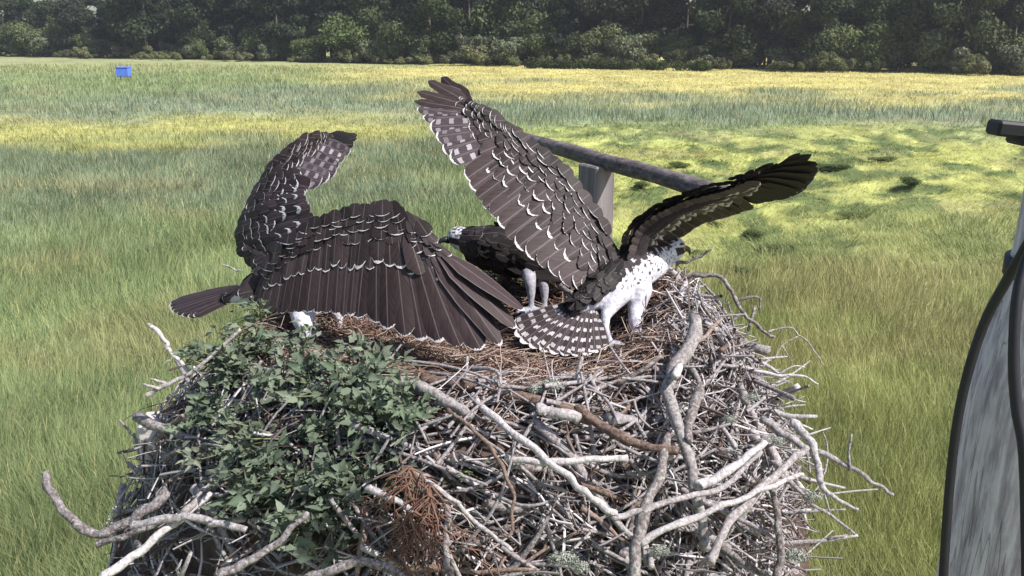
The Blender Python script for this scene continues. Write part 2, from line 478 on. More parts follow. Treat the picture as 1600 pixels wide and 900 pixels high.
# --- marsh grass (uncountable)
def grass(n, dmin, dmax, name, hscale=1.0, wscale=1.0, seed=1, straw=0.05):
    r = np.random.default_rng(seed)
    Y = np.exp(r.uniform(np.log(dmin), np.log(dmax), n))
    X = Y * np.tan(np.radians(r.uniform(-37, 37, n)))
    # clump the blades into tussocks
    cl = fbm(X / 0.5, Y / 0.5, 61, 2)
    keep = r.random(n) < 0.35 + 0.9 * cl
    X, Y = X[keep], Y[keep]; n = len(X)
    z = zones(X, Y)
    h = (0.24 + 0.26 * r.random(n) ** 1.5) * hscale
    h *= 1 - 0.50 * z['cow'] - 0.62 * z['yell_far'] - 0.4 * z['yell_left']
    h *= 1 + 0.15 * z['blue'] + 0.1 * z['leftblue']
    h *= 0.7 + 0.6 * fbm(X / 1.8, Y / 1.8, 71, 2)
    w = 0.0034 * wscale * np.maximum(1, Y / 9.0) ** 0.92 * (0.7 + 0.7 * r.random(n))
    lean = 0.22 + 0.25 * r.random(n) + 0.95 * z['cow'] + 0.35 * z['yell_left'] + 0.3 * z['yell_far']
    swirl = fbm(X / 2.6, Y / 3.4, 81, 2) * 4 * math.pi
    th = np.where(r.random(n) < 0.45 + 0.2 * z['cow'], swirl + r.normal(0, 0.7, n), r.uniform(0, 2 * math.pi, n))
    dx, dy = np.cos(th) * lean * h, np.sin(th) * lean * h
    gz = ground_z(X, Y)
    up = h * np.clip(1.0 - 0.45 * lean, 0.30, 1)
    a = r.uniform(0, math.pi, n)
    wx, wy = np.cos(a) * w, np.sin(a) * w * 0.6
    V = np.empty((n, 5, 3), dtype=np.float32)
    V[:, 0] = np.stack([X - wx, Y - wy, gz - 0.03], -1)
    V[:, 1] = np.stack([X + wx, Y + wy, gz - 0.03], -1)
    V[:, 2] = np.stack([X - wx * .75 + dx * .35, Y - wy * .75 + dy * .35, gz + up * .62], -1)
    V[:, 3] = np.stack([X + wx * .75 + dx * .35, Y + wy * .75 + dy * .35, gz + up * .62], -1)
    V[:, 4] = np.stack([X + dx, Y + dy, gz + up], -1)
    b = np.arange(n)[:, None] * 5
    Fc = np.concatenate([b + [0, 1, 3], b + [0, 3, 2], b + [2, 3, 4]], 1).reshape(-1, 3)
    c = marsh_col(X, Y) * (0.78 + 0.5 * r.random(n))[:, None]
    dead = r.random(n) < straw
    c[dead] = C_STRAW * (0.8 + 0.6 * r.random(dead.sum()))[:, None]
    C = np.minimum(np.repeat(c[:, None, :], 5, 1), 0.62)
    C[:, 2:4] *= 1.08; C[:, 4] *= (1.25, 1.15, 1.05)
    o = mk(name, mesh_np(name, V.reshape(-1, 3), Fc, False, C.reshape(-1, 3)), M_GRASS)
    return o


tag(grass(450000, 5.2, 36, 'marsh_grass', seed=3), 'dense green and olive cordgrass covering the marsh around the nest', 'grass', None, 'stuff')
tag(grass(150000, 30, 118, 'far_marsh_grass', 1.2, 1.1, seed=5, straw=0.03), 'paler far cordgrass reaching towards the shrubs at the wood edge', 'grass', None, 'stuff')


# ================================================================== far wood and shrubs
def foliage_mesh(name, blobs, nq, size, c0, c1, seed, droop=0.0):
    """leaf clump faces spread through the volume of several lobes"""
    r = np.random.default_rng(seed)
    V, C = [], []
    bl = np.array(blobs)
    wts = (bl[:, 3] * bl[:, 4] * bl[:, 5]) ** 0.67; wts /= wts.sum()
    k = r.choice(len(bl), nq, p=wts)
    d = r.normal(size=(nq, 3)); d /= np.linalg.norm(d, axis=1)[:, None]
    rad = r.random(nq) ** 0.33 * (0.75 + 0.45 * r.random(nq))
    c = bl[k, :3] + d * bl[k, 3:6] * rad[:, None]
    nrm = d + r.normal(0, 0.7, (nq, 3)); nrm[:, 2] += 0.3
    nrm /= np.linalg.norm(nrm, axis=1)[:, None]
    t = np.cross(nrm, r.normal(size=(nq, 3))); t /= np.linalg.norm(t, axis=1)[:, None]
    b = np.cross(nrm, t)
    s = size * (0.5 + 0.9 * r.random(nq))[:, None]
    Q = np.stack([c - t * s, c + b * s * 0.55 + nrm * s * .15, c + t * s - nrm * s * droop, c - b * s * 0.55 + nrm * s * .15], 1)
    base = np.arange(nq)[:, None] * 4
    Fc = base + np.array([[0, 1, 2, 3]])
    mixv = r.random(nq)[:, None]
    col = np.array(c0) * (1 - mixv) + np.array(c1) * mixv
    col = np.repeat(col[:, None], 4, 1).reshape(-1, 3)
    return mesh_np(name, Q.reshape(-1, 3), Fc, False, col)


def trunk_mesh(name, h, r0, lobes, seed):
    random.seed(seed)
    vs, fs = [], []
    top = Vector((random.uniform(-.4, .4), random.uniform(-.4, .4), h))
    pts = [Vector((0, 0, -0.4)), Vector((0.05, 0, h * .3)), top * 0.65, top]
    tube(vs, fs, spline(pts, 8), [r0 * (1 - 0.11 * i) for i in range(8)], 7)
    for (x, y, z, a, b, c) in lobes:
        st = Vector((0, 0, max(h * .25, z - 1.4)))
        e = Vector((x, y, z))
        tube(vs, fs, spline([st, st.lerp(e, .5) + Vector((0, 0, .25)), e], 5), [r0 * .38, r0 * .32, r0 * .24, r0 * .16, r0 * .07], 5)
    return mesh_np(name, vs, fs)


def edge_y(x):
    return 158 + (x + 91) * (-65 / 144)


random.seed(21)
TREE_KINDS = []
for v in range(5):
    h = [9.5, 11, 8.5, 10.5, 11][v]
    lobes = []
    if v == 3:                                   # pitch pine: tiered
        for i in range(13):
            z = h * (0.3 + 0.055 * i); w = 2.2 * (1 - i / 15)
            a = random.uniform(0, 6.28)
            lobes.append((math.cos(a) * w * .5, math.sin(a) * w * .5, z, w * .75, w * .75, .5))
    else:
        for i in range(15):
            a = random.uniform(0, 6.28); q = random.uniform(0.2, 2.8)
            z = h * random.uniform(.22, .92)
            s = random.uniform(1.1, 2.0)
            lobes.append((math.cos(a) * q, math.sin(a) * q, z, s, s, s * .75))
    c0, c1 = [((.034, .048, .022), (.068, .088, .038)), ((.024, .036, .02), (.048, .066, .034)), ((.038, .052, .022), (.07, .085, .036)), ((.014, .024, .016), (.032, .046, .026)), ((.045, .055, .038), (.08, .092, .062))][v]
    TREE_KINDS.append((trunk_mesh('tree_trunk', h * .88, .2, lobes[:7], 40 + v), foliage_mesh('tree_crown', lobes, 11000, 0.22, c0, c1, 50 + v, 0.3), h))
SHRUB_KINDS = []
for v in range(4):
    h = [3.0, 2.4, 3.4, 1.5][v]
    lobes = []
    for i in range(9):
        a = random.uniform(0, 6.28); q = random.uniform(0.1, 1.5)
        s = random.uniform(.55, 1.0) * h / 3
        lobes.append((math.cos(a) * q, math.sin(a) * q, h * random.uniform(.18, .78), s * 1.15, s * 1.15, s * .8))
    c0, c1 = [((.085, .105, .05), (.15, .17, .085)), ((.10, .115, .075), (.17, .18, .12)), ((.07, .095, .04), (.14, .165, .07)), ((.12, .13, .065), (.19, .185, .10))][v]
    SHRUB_KINDS.append((trunk_mesh('shrub_stem', h * .6, .07, lobes, 60 + v), foliage_mesh('shrub_foliage', lobes, 4200, 0.12, c0, c1, 70 + v), h))


def place_tree(x, y, kind, s, label, name='broadleaf_tree', group='trees of the dark far wood'):
    tm, cm, h = TREE_KINDS[kind]
    t = thing(name, label, 'tree', (x, y, 0), group)
    t.rotation_euler.z = random.uniform(0, 6.28); t.scale = (s, s, s * random.uniform(.92, 1.1))
    PINV[t.name] = Matrix()
    mk('trunk', tm, M_BARK, t); mk('crown', cm, M_LEAF_FAR, t)


def place_shrub(x, y, kind, s, label, group='shrubs along the wood edge', sz=None):
    sz = sz or random.uniform(.65, 1.35); s *= random.uniform(.8, 1.35)
    tm, cm, h = SHRUB_KINDS[kind]
    t = thing('wild_shrub', label, 'shrub', (x, y, 0), group)
    t.rotation_euler.z = random.uniform(0, 6.28); t.scale = (s, s, s * sz)
    PINV[t.name] = Matrix()
    mk('stem', tm, M_BARK, t); mk('foliage', cm, M_LEAF_FAR, t)


TL = ['dark green broadleaf tree in the wood beyond the marsh', 'near-black dense tree in the wood beyond the marsh', 'olive green leafy tree in the wood beyond the marsh', 'dark tiered pine standing in the wood beyond the marsh', 'grey-green leafy tree in the wood beyond the marsh']
TN = ['broadleaf_tree', 'dense_tree', 'leafy_tree', 'pine_tree', 'pale_tree']
TG = ['dark broadleaf trees of the far wood', 'near-black trees of the far wood', 'olive trees of the far wood', 'pines of the far wood', 'grey-green trees of the far wood']


def SIDE(b):
    return ', leftmost quarter of the picture' if b < -.29 else ', left of centre' if b < 0 else ', right of centre' if b < .29 else ', rightmost quarter of the picture'


random.seed(5)
x = -128.0
while x < 92:
    for row in range(3):
        ex = x + random.uniform(-2, 2)
        y = edge_y(ex) + 8 + row * 6.5 + random.uniform(-4.5, 2.5)
        k = random.choice([0, 0, 1, 1, 2, 3, 4])
        s = random.uniform(0.95, 1.35) * (y / 120) ** 0.45
        if ex < -62: s *= 0.62 + 0.2 * (row > 1) * (ex > -80)
        place_tree(ex, y, k, s, TL[k] + SIDE(ex / y), TN[k], TG[k] + SIDE(ex / y))
    x += random.uniform(4.2, 5.6) * (edge_y(x) / 115)
SL = ['rounded green shrub in the belt before the wood', 'pale grey-green shrub in the belt before the wood', 'tall fresh green shrub in the belt before the wood', 'low yellowish bush at the marsh edge before the wood']
SG = ['rounded green shrubs', 'pale grey-green shrubs', 'tall fresh green shrubs', 'low yellowish edge bushes']
x = -125.0
while x < 85:
    for row in range(3):
        ex = x + random.uniform(-1, 1)
        y = edge_y(ex) - 0.5 + row * 3.0 + random.uniform(-1.2, 1.2)
        k = 3 if row == 0 else random.choice([0, 1, 2, 2, 1])
        s = random.uniform(.85, 1.5) * (1.15 if row else random.uniform(.5, .9))
        if ex < -30: s *= 0.85
        if random.random() < .22: continue
        y += random.uniform(-2.5, 3.0) * (row > 0)
        place_shrub(ex, y, k, s, SL[k] + SIDE(ex / y), SG[k] + SIDE(ex / y))
    x += random.uniform(2.0, 3.0)
# dense understorey that closes the wood below the crowns
lob = []
for i in range(420):
    ex = random.uniform(-135, 100)
    lob.append((ex, edge_y(ex) + random.uniform(9, 34), random.uniform(.6, 7.5 if ex > -60 else 3.5), 2.8, 2.2, 1.8))
uo = mk('woodland_understorey', foliage_mesh('woodland_understorey', lob, 150000, .30, (.02, .03, .015), (.045, .06, .028), 91), M_LEAF_FAR)
tag(uo, 'dense dark undergrowth closing the wood below the crowns', 'undergrowth', None, 'stuff')

# low clipped-looking dark hedge strip (photograph 820..1082, 95..110)
hx0, hx1 = 2.0, 21.5
lob = []
for i in range(60):
    ex = random.uniform(hx0, hx1)
    lob.append((ex, edge_y(ex) - 5.5 + random.uniform(-.6, .6), .5, .8, .7, random.uniform(.4, .75)))
hd = thing('low_hedge', 'long low dark green thicket strip along the marsh edge', 'thicket', ((hx0 + hx1) / 2, edge_y((hx0 + hx1) / 2) - 5.5, 0))
mk('foliage', foliage_mesh('hedge_foliage', lob, 9000, .15, (.035, .055, .014), (.06, .085, .022), 93), M_LEAF_FAR, hd)
vs, fs = [], []
for i in range(30):
    ex = hx0 + (hx1 - hx0) * i / 29
    p = Vector((ex, edge_y(ex) - 5.5, 0)); tube(vs, fs, [p, p + Vector((random.uniform(-.2, .2), 0, .7))], [.04, .015], 4)
tag(mk('stems', mesh_np('hedge_stems', vs, fs), M_BARK, hd), kind='stuff')

# dark little bushes dotted over the matted grass
random.seed(17)
for (px, py, s) in [(1158, 432, .20), (1092, 392, .18), (1215, 392, .20), (1238, 396, .16), (1175, 372, .20), (1300, 268, .26), (1000, 300, .22), (1060, 266, .26), (1330, 345, .18), (1120, 350, .17), (1420, 300, .24), (1010, 285, .2), (1380, 250, .25)]:
    ang = PITCH + math.atan((py - 450) / F); y = ZC / math.tan(ang); dd = y / CP
    x = (px - 800) / F * math.hypot(y, ZC) * math.cos(math.atan((py - 450) / F))
    t = thing('marsh_bush', 'small dark green bush dotted on the matted yellow marsh grass', 'bush', (x, y, float(ground_z(x, y)) - .02), 'small dark bushes on the matted grass')
    s *= .62; t.scale = (s * random.uniform(1.1, 2.2), s, s * random.uniform(.35, .6)); t.rotation_euler.z = random.uniform(0, 6)
    PINV[t.name] = Matrix()
    mk('stem', SHRUB_KINDS[2][0], M_BARK, t); mk('foliage', SHRUB_KINDS[2][1], M_LEAF_FAR, t)

# blue box far out in the marsh
bp_ = Vector((-36.2, 85, 0))
bl = thing('blue_box', 'small bright blue box standing far out in the marsh', 'box', bp_)
vs, fs = [], []; add_box(vs, fs, bp_ + Vector((0, 0, .72)), (1.15, .8, .78), None, .05); mk('body', mesh_np('box_body', vs, fs, False), M_BLUE, bl)
vs, fs = [], []; add_box(vs, fs, bp_ + Vector((0, 0, 1.15)), (1.25, .9, .09), None, .03); mk('lid', mesh_np('box_lid', vs, fs, False), M_BLUE, bl)
for sx in (-1, 1):
    for sy in (-1, 1):
        vs, fs = [], []; add_box(vs, fs, bp_ + Vector((sx * .48, sy * .3, .16)), (.09, .09, .36), None, .01); mk('leg', mesh_np('box_leg', vs, fs, False), M_POSTW, bl)

# ================================================================== platform, perch, pole
NC = Vector((-0.07, 2.34, 0)); AX, AY = 1.0, 0.80      # nest centre and radii


def nest_h(x, y):
    """height of the nest surface (world z), vectorised"""
    x = np.asarray(x, float); y = np.asarray(y, float)
    r = np.sqrt(((x - NC.x) / np.where(x > NC.x, AX * .86, AX)) ** 2 + ((y - NC.y) / AY) ** 2)
    z = np.interp(r, [0, .35, .50, .60, .68, .76, .84, .92, 1.0, 1.06], [-.865, -.86, -.835, -.80, -.825, -.90, -1.0, -1.13, -1.32, -1.5])
    z = z + 0.03 * (fbm(x * 6, y * 6, 7, 3) - .5) * 2
    z = z + 0.13 * np.exp(-(((x - .44) / .15) ** 2 + ((y - 2.62) / .2) ** 2))
    z = z + 0.05 * np.exp(-(((x - .5) / .2) ** 2 + ((y - 2.2) / .25) ** 2))
    return ZC + z


_gx = np.linspace(-1.5, 1.5, 301); _gy = np.linspace(1.2, 3.6, 241)
_HG = nest_h(*np.meshgrid(_gx, _gy, indexing='ij')).tolist()


def nest_z(x, y):
    """quick scalar look-up of nest_h"""
    u = min(299.99, max(0, (x + 1.5) * 100)); v = min(239.99, max(0, (y - 1.2) * 100))
    i, j = int(u), int(v); fu, fv = u - i, v - j
    a, b = _HG[i], _HG[i + 1]
    return (a[j] * (1 - fu) + b[j] * fu) * (1 - fv) + (a[j + 1] * (1 - fu) + b[j + 1] * fu) * fv


def NS(px, py, lift=0.0, dflt=None):
    """nest surface point under a photograph pixel"""
    for D in np.arange(1.35, 3.3, 0.01):
        p = P(px, py, float(D))
        if p.z <= nest_z(p.x, p.y) and p.z > ZC - 1.5:
            q = P(px, py, float(D) - lift)
            return q
    return P(px, py, dflt if dflt else 2.3)


pf = thing('nest_platform', 'weathered timber platform under the nest, pale corner block at the left', 'platform', (NC.x, NC.y, 0))
vs, fs = [], []
PTOP = ZC - 1.36
for i in range(9):
    vs, fs = [], []
    add_box(vs, fs, (NC.x + 0, NC.y - .72 + i * .18, PTOP - .02), (1.30, .165, .04), None, .004)
    mk('plank', mesh_np('platform_plank', vs, fs, False), M_PLANK, pf)
for cx, cy in [(-.945, 2.17), (.70, 2.05), (-.70, 2.9), (.62, 2.9)]:
    vs, fs = [], []
    ztop = ZC - (.995 if cx < -.9 else 1.30)
    add_box(vs, fs, (cx, cy, (ztop + PTOP - .3) / 2), (.085, .10, ztop - PTOP + .3), Matrix.Rotation(.15, 3, 'Z'), .006)
    mk('corner_block', mesh_np('platform_block', vs, fs, False), M_PLANK, pf)
vs, fs = [], []
tube(vs, fs, [Vector((NC.x, NC.y, -.5)), Vector((NC.x, NC.y, PTOP - .05))], [.15, .13], 14); mk('support_pole', mesh_np('support_pole', vs, fs), M_POSTW, pf)
for s in (-1, 1):
    vs, fs = [], []
    add_box(vs, fs, (NC.x, NC.y + s * .35, PTOP - .11), (1.2, .09, .13), None, .006); mk('joist', mesh_np('joist', vs, fs, False), M_PLANK, pf)

pr = thing('wooden_perch', 'round timber perch rail on a square grey post behind the ospreys', 'perch', (.3, 3.2, ZC - 1.3))
RA, RB = P(778, 206, 4.12), P(1158, 311, 2.62)
pts = [RA.lerp(RB, i / 15) + Vector((0, 0, .002 * math.sin(i * 1.3))) for i in range(16)]
vs, fs = [], []; tube(vs, fs, pts, [.030 + .0015 * math.sin(i * 2.1) for i in range(16)], 14, True, .03)
rail = mk('rail', mesh_np('perch_rail', vs, fs), M_RAIL, pr)
vs, fs = [], []
pc = P(932, 262, 3.32)
ax = Vector((RB - RA)); ang = math.atan2(ax.y, ax.x)
zt = pc.z + .012
add_box(vs, fs, (pc.x, pc.y, (zt + PTOP - .2) / 2), (.085, .125, zt - PTOP + .2), Matrix.Rotation(.50, 3, 'Z'), .006)
mk('post', mesh_np('perch_post', vs, fs, False), M_POSTW, pr)

# pole of the camera mount at the right edge
pm = thing('mount_pole', 'weathered grey pole with black cables and clamp at the right edge', 'pole', (P(1620, 900, 1.05).x, P(1620, 900, 1.05).y, 0))
px_, py_ = .678, 1.06
vs, fs = [], []
zs = [-.4, 2.5, ZC - .9, ZC - .52, ZC - .44, ZC - .35, ZC - .25, ZC + .35]
rs = [.084, .084, .083, .082, .079, .066, .053, .052]
zz = np.interp(np.linspace(0, 7, 40), range(8), zs); rr = np.interp(np.linspace(0, 7, 40), range(8), rs)
tube(vs, fs, [Vector((px_, py_, z)) for z in zz], list(rr), 28)
mk('shaft', mesh_np('pole_shaft', vs, fs), M_POLE, pm)


def cable(ctrl, r, name='cable'):
    vs, fs = [], []
    tube(vs, fs, spline([PV(c) for c in ctrl], 30), r, 8)
    return mk(name, mesh_np(name, vs, fs), M_CABLE, pm)


cable([(1640, 320, 1.0), (1602, 388, 1.02), (1572, 440, 1.05), (1540, 500, 1.08), (1513, 580, 1.10), (1494, 670, 1.12), (1482, 780, 1.14), (1472, 930, 1.16)], .0060)
cable([(1630, 350, .99), (1604, 405, .99), (1589, 470, .985), (1584, 560, .985), (1589, 640, .985), (1601, 720, .98), (1606, 950, .98)], .0062)
vs, fs = [], []
tube(vs, fs, [Vector((px_, py_, ZC - .285 + d)) for d in (-.012, .012)], .062, 24); mk('strap', mesh_np('strap', vs, fs), M_CLAMP, pm)
vs, fs = [], []
q = P(1590, 207, 1.0); rotc = Matrix.Rotation(.10, 3, 'Y')
add_box(vs, fs, q + Vector((.02, 0, .001)), (.10, .03, .017), rotc, .003)
add_box(vs, fs, q + Vector((.035, .002, -.006)), (.075, .036, .022), rotc, .003)
mk('clamp', mesh_np('pole_clamp', vs, fs, False), M_CLAMP, pm)

# ================================================================== NEST
nest = thing('osprey_nest', 'big heaped nest of bleached grey sticks with straw lining', 'nest', (NC.x, NC.y, PTOP))
rs_ = np.concatenate([np.linspace(0, .7, 26), np.linspace(.72, 1.06, 22)]); th_ = np.linspace(0, 2 * math.pi, 120, endpoint=False)
RR, TT = np.meshgrid(rs_, th_, indexing='ij')
CX, CY = NC.x + AX * RR * np.cos(TT) * np.where(np.cos(TT) > 0, .86, 1), NC.y + AY * RR * np.sin(TT)
CZ = np.maximum(nest_h(CX, CY) + .02 * (fbm(CX * 25, CY * 25, 12, 3) - .5), PTOP + .01)
nr, nc = CX.shape; idx = np.arange(nr * nc).reshape(nr, nc)
fc = np.stack([idx[:-1], np.roll(idx[:-1], -1, 1), np.roll(idx[1:], -1, 1), idx[1:]], -1).reshape(-1, 4)[:, ::-1]
mk('nest_core', mesh_np('nest_core', np.stack([CX, CY, CZ - .012], -1).reshape(-1, 3), fc), M_CORE, nest)


def surf_n(x, y):
    e = .02
    hx = (nest_z(x + e, y) - nest_z(x - e, y)) / (2 * e); hy = (nest_z(x, y + e) - nest_z(x, y - e)) / (2 * e)
    return Vector((-hx, -hy, 1)).normalized()


def bent(n, amp, rnd):
    pts = []; ox = oy = 0; dx = dy = 0
    for i in range(n):
        pts.append(Vector((ox, oy, i / (n - 1) - .5)))
        dx += rnd.gauss(0, amp); dy += rnd.gauss(0, amp)
        dx *= .8; dy *= .8
        ox += dx / n; oy += dy / n
    return pts


def stick_proto(seed):
    """one stick along local z, unit length, radius about .03, kinked, some forked, with stubs of broken twigs"""
    rnd = random.Random(seed); random.seed(seed)
    vs, fs = [], []
    n = 9; pts = bent(n, .16, rnd)
    tube(vs, fs, pts, [.032 * (1.15 - .75 * i / (n - 1)) * rnd.uniform(.85, 1.2) for i in range(n)], 6, True, .14)
    for k in range(rnd.choice([1, 2, 2, 3, 4])):
        i = rnd.randrange(2, n - 2); p = pts[i]
        a = rnd.uniform(0, 6.28); l = rnd.uniform(.06, .32)
        d = Vector((math.cos(a), math.sin(a), rnd.uniform(.4, 1.4))).normalized()
        m = p + d * l * .5 + Vector((rnd.gauss(0, .02), rnd.gauss(0, .02), 0))
        tube(vs, fs, [p, m, p + d * l + Vector((0, 0, l * .2))], [.016, .012, .005], 4, True, .1)
    return mesh_np('stick', vs, fs)


PROT = [stick_proto(100 + i) for i in range(22)]
for i, m_ in enumerate(PROT): m_.materials.append([M_STICK, M_BRANCH, M_STICK_B, M_STICK_W, M_STICK][i % 5])


PROT_R = [m_ for i, m_ in enumerate(PROT) if i % 5 in (0, 3, 4)]


def stick_mtx(c, d, L_, r, nrm):
    z = d.normalized(); x = nrm.cross(z)
    if x.length < 1e-3: x = Vector((1, 0, 0))
    x.normalize(); y = z.cross(x)
    m = Matrix((x * (r / .03), y * (r / .03), z * L_)).transposed().to_4x4()
    m.translation = c
    return m


def nest_spot(rnd, rmin=.52, rmax=1.0, front=True):
    while True:
        a = rnd.uniform(-math.pi, math.pi) if not front else rnd.uniform(-math.pi * .97, math.pi * .12)
        r = math.sqrt(rnd.uniform(rmin ** 2, rmax ** 2))
        x, y = NC.x + AX * r * math.cos(a) * (.86 if math.cos(a) > 0 else 1), NC.y + AY * r * math.sin(a)
        return x, y, a, r


def pix(p):
    q = p - Vector((0, 0, ZC)); D = q.y * CP - q.z * SP; yd = -(q.y * SP + q.z * CP)
    return 800 + F * q.x / D, 450 + F * yd / D


rnd = random.Random(77)
cnt = 0
while cnt < 250:
    x, y, a, r = nest_spot(rnd, .5, 1.0, rnd.random() < .85)
    right = cnt < 85
    if right: x, y = rnd.uniform(.20, .72), rnd.uniform(1.65, 2.75)      # the heap is thickest on the right
    rr_ = math.hypot((x - NC.x) / (AX * (.86 if x > NC.x else 1)), (y - NC.y) / AY)
    if rr_ > 1.0 or rr_ < .50: continue
    ppx, ppy = pix(Vector((x, y, nest_z(x, y))))
    nrm = surf_n(x, y)
    tang = Vector((-math.sin(a) * AX, math.cos(a) * AY, 0)).normalized()
    rad = nrm.cross(tang)
    t = rnd.gauss(0, .75)
    d = (tang * math.cos(t) + rad * math.sin(t)) + nrm * rnd.gauss(.0, .16)
    Ls = rnd.uniform(.14, .48) * (1 if rnd.random() < .8 else 1.3)
    rad_ = rnd.choice([.0035, .004, .005, .006, .0075, .010]) * rnd.uniform(.8, 1.2)
    c = Vector((x, y, nest_z(x, y))) + nrm * rnd.uniform(.0, .04)
    d.normalize()
    if any(340 < q[0] < 1035 and q[1] < 597 for q in (pix(c + d * Ls * f) for f in (-.6, -.4, -.2, 0, .2, .4, .6))): continue
    mk('stick', rnd.choice(PROT_R if right else PROT), None, nest, stick_mtx(c, d, Ls, rad_, nrm))
    cnt += 1


def branch(pxs, r0, r1, mat=M_STICK, lift=.02, label=None, D=None, forks=(), sides=8):
    """a stick laid by hand along photograph pixels on (or at depth D off) the nest"""
    ctrl = []
    for p in pxs:
        if len(p) == 3: ctrl.append(P(*p))
        elif D: ctrl.append(P(p[0], p[1], D))
        else: ctrl.append(NS(p[0], p[1], lift))
    random.seed(int(pxs[0][0] * 7 + pxs[0][1]))
    n = max(14, 7 * len(ctrl)); pix0 = pxs[0][0] * .37
    pts = spline(ctrl, n)
    for i, q in enumerate(pts): q += Vector([.007 * mnoise.noise(Vector((i * .31, pix0 + 9 * k, 3.3))) for k in range(3)]) * (0 if i in (0, n - 1) else 1)
    vs, fs = [], []
    tube(vs, fs, pts, [(r0 + (r1 - r0) * i / (n - 1)) * .80 * (1 + .22 * mnoise.noise(Vector((i * .37, r0 * 900, pix0)))) for i in range(n)], sides, True, .07)
    for f in forks:
        fp = [P(*p) if len(p) == 3 else (P(p[0], p[1], D) if D else NS(p[0], p[1], lift)) for p in f]
        fp = spline(fp, 7) if len(fp) > 2 else [fp[0].lerp(fp[1], i / 4) for i in range(5)]
        tube(vs, fs, fp, [max(.0016, r1 * (1.0 - .6 * i / len(fp))) for i in range(len(fp))], 5, True, .1)
    o = mk('stick', mesh_np('stick', vs, fs), mat, nest)
    if label: o['label'] = label
    return o


branch([(1088, 492, 2.16), (1080, 535, 2.10), (1052, 578, 2.04), (1044, 612, 2.0), (1056, 655, 1.95), (1074, 705, 1.90), (1088, 770, 1.86), (1104, 860, 1.82)], .022, .013, M_BRANCH, label='thick crooked grey branch standing on the right of the nest')
branch([(1098, 605, 2.0), (1082, 640, 1.96), (1074, 690, 1.9)], .017, .012, M_BRANCH)
branch([(738, 618, 1.96), (800, 675, 1.86), (880, 737, 1.80), (925, 778, 1.77), (960, 806, 1.76)], .0105, .009, M_STICK_W, label='long bleached stick slanting across the nest front')
branch([(958, 806, 1.76), (1000, 800, 1.77), (1045, 785, 1.78), (1130, 760, 1.82), (1190, 705, 1.86)], .010, .006, M_STICK_W)
branch([(1000, 850, 1.74), (1100, 800, 1.76), (1180, 770, 1.8), (1255, 742, 1.86)], .010, .006, M_STICK_W)
branch([(585, 598, 2.0), (640, 600, 1.97), (690, 622, 1.93), (735, 650, 1.9)], .018, .014, M_BRANCH)
branch([(660, 592, 2.04), (740, 606, 2.0), (840, 626, 1.96), (925, 655, 1.93)], .020, .014, M_STICK_B, label='thick brown log on the front rim of the nest')
branch([(900, 640, 1.94), (985, 690, 1.88), (1060, 705, 1.86)], .015, .011, M_STICK_B)
branch([(840, 640, 1.9), (905, 655, 1.88)], .017, .016, M_STICK_W)
branch([(1190, 655, 2.0), (1240, 688, 1.98), (1300, 715, 1.97), (1350, 745, 1.96), (1396, 772, 1.95)], .012, .0045, M_STICK, forks=[[(1328, 735, 1.965), (1326, 706, 1.96), (1331, 678, 1.955)]], label='long twig jutting out low on the right of the nest')
branch([(1235, 660, 2.0), (1268, 692, 1.98), (1280, 745, 1.95), (1296, 772, 1.95), (1340, 796, 1.95)], .014, .004, M_STICK, forks=[[(1284, 755, 1.95), (1296, 800, 1.95)]])
branch([(1215, 740, 1.96), (1270, 785, 1.95), (1335, 835, 1.94)], .008, .003, M_STICK)
branch([(1068, 434, 2.62), (1118, 430, 2.58), (1140, 452, 2.56), (1160, 488, 2.54), (1188, 512, 2.52), (1212, 528, 2.5)], .009, .0055, M_BRANCH, forks=[[(1150, 470, 2.55), (1172, 464, 2.55), (1188, 466, 2.55), (1186, 486, 2.55)], [(1160, 490, 2.54), (1142, 505, 2.54), (1138, 530, 2.54)], [(1180, 478, 2.55), (1168, 520, 2.54), (1160, 545, 2.52)]], label='knobbly forked twig sticking up at the nest back right')
branch([(1200, 518, 2.45), (1230, 512, 2.45), (1256, 530, 2.44), (1287, 570, 2.42)], .0036, .0022, M_STICK_W, forks=[[(1246, 526, 2.44), (1222, 540, 2.44), (1208, 566, 2.43)], [(1222, 540, 2.44), (1238, 566, 2.43)]])
branch([(1150, 575, 2.3), (1210, 585, 2.28), (1250, 588, 2.27), (1278, 600, 2.26)], .006, .003, M_STICK_W, forks=[[(1215, 586, 2.28), (1240, 572, 2.27), (1258, 574, 2.27)]])
branch([(1060, 412, 2.62), (1085, 405, 2.6), (1112, 388, 2.58)], .007, .004, M_STICK)
branch([(1045, 420, 2.6), (1075, 455, 2.56), (1100, 490, 2.52), (1120, 520, 2.48)], .013, .009, M_STICK)
branch([(1040, 440, 2.58), (1050, 480, 2.52), (1035, 530, 2.46)], .010, .007, M_STICK)
branch([(1070, 440, 2.5), (1062, 480, 2.46), (1066, 520, 2.42)], .010, .006, M_STICK_W)
branch([(1110, 500, 2.4), (1140, 560, 2.3), (1150, 620, 2.2)], .010, .006, M_STICK)
branch([(234, 506, 2.22), (256, 530, 2.22), (268, 552, 2.22), (296, 580, 2.22)], .0085, .006, M_STICK_W, label='bleached stick poking up at the left of the nest')
branch([(228, 618, 2.12), (270, 596, 2.13), (320, 566, 2.14), (376, 514, 2.15)], .0075, .005, M_STICK_W, forks=[[(262, 600, 2.13), (235, 592, 2.12)], [(250, 608, 2.12), (222, 600, 2.12)]])
branch([(70, 738, 1.92), (88, 785, 1.9), (140, 830, 1.88), (190, 822, 1.88), (235, 792, 1.88), (262, 765, 1.9)], .011, .015, M_STICK, label='hooked pale branch reaching out low on the left')
branch([(205, 822, 1.86), (280, 808, 1.84), (330, 815, 1.83), (385, 828, 1.82)], .012, .009, M_STICK)
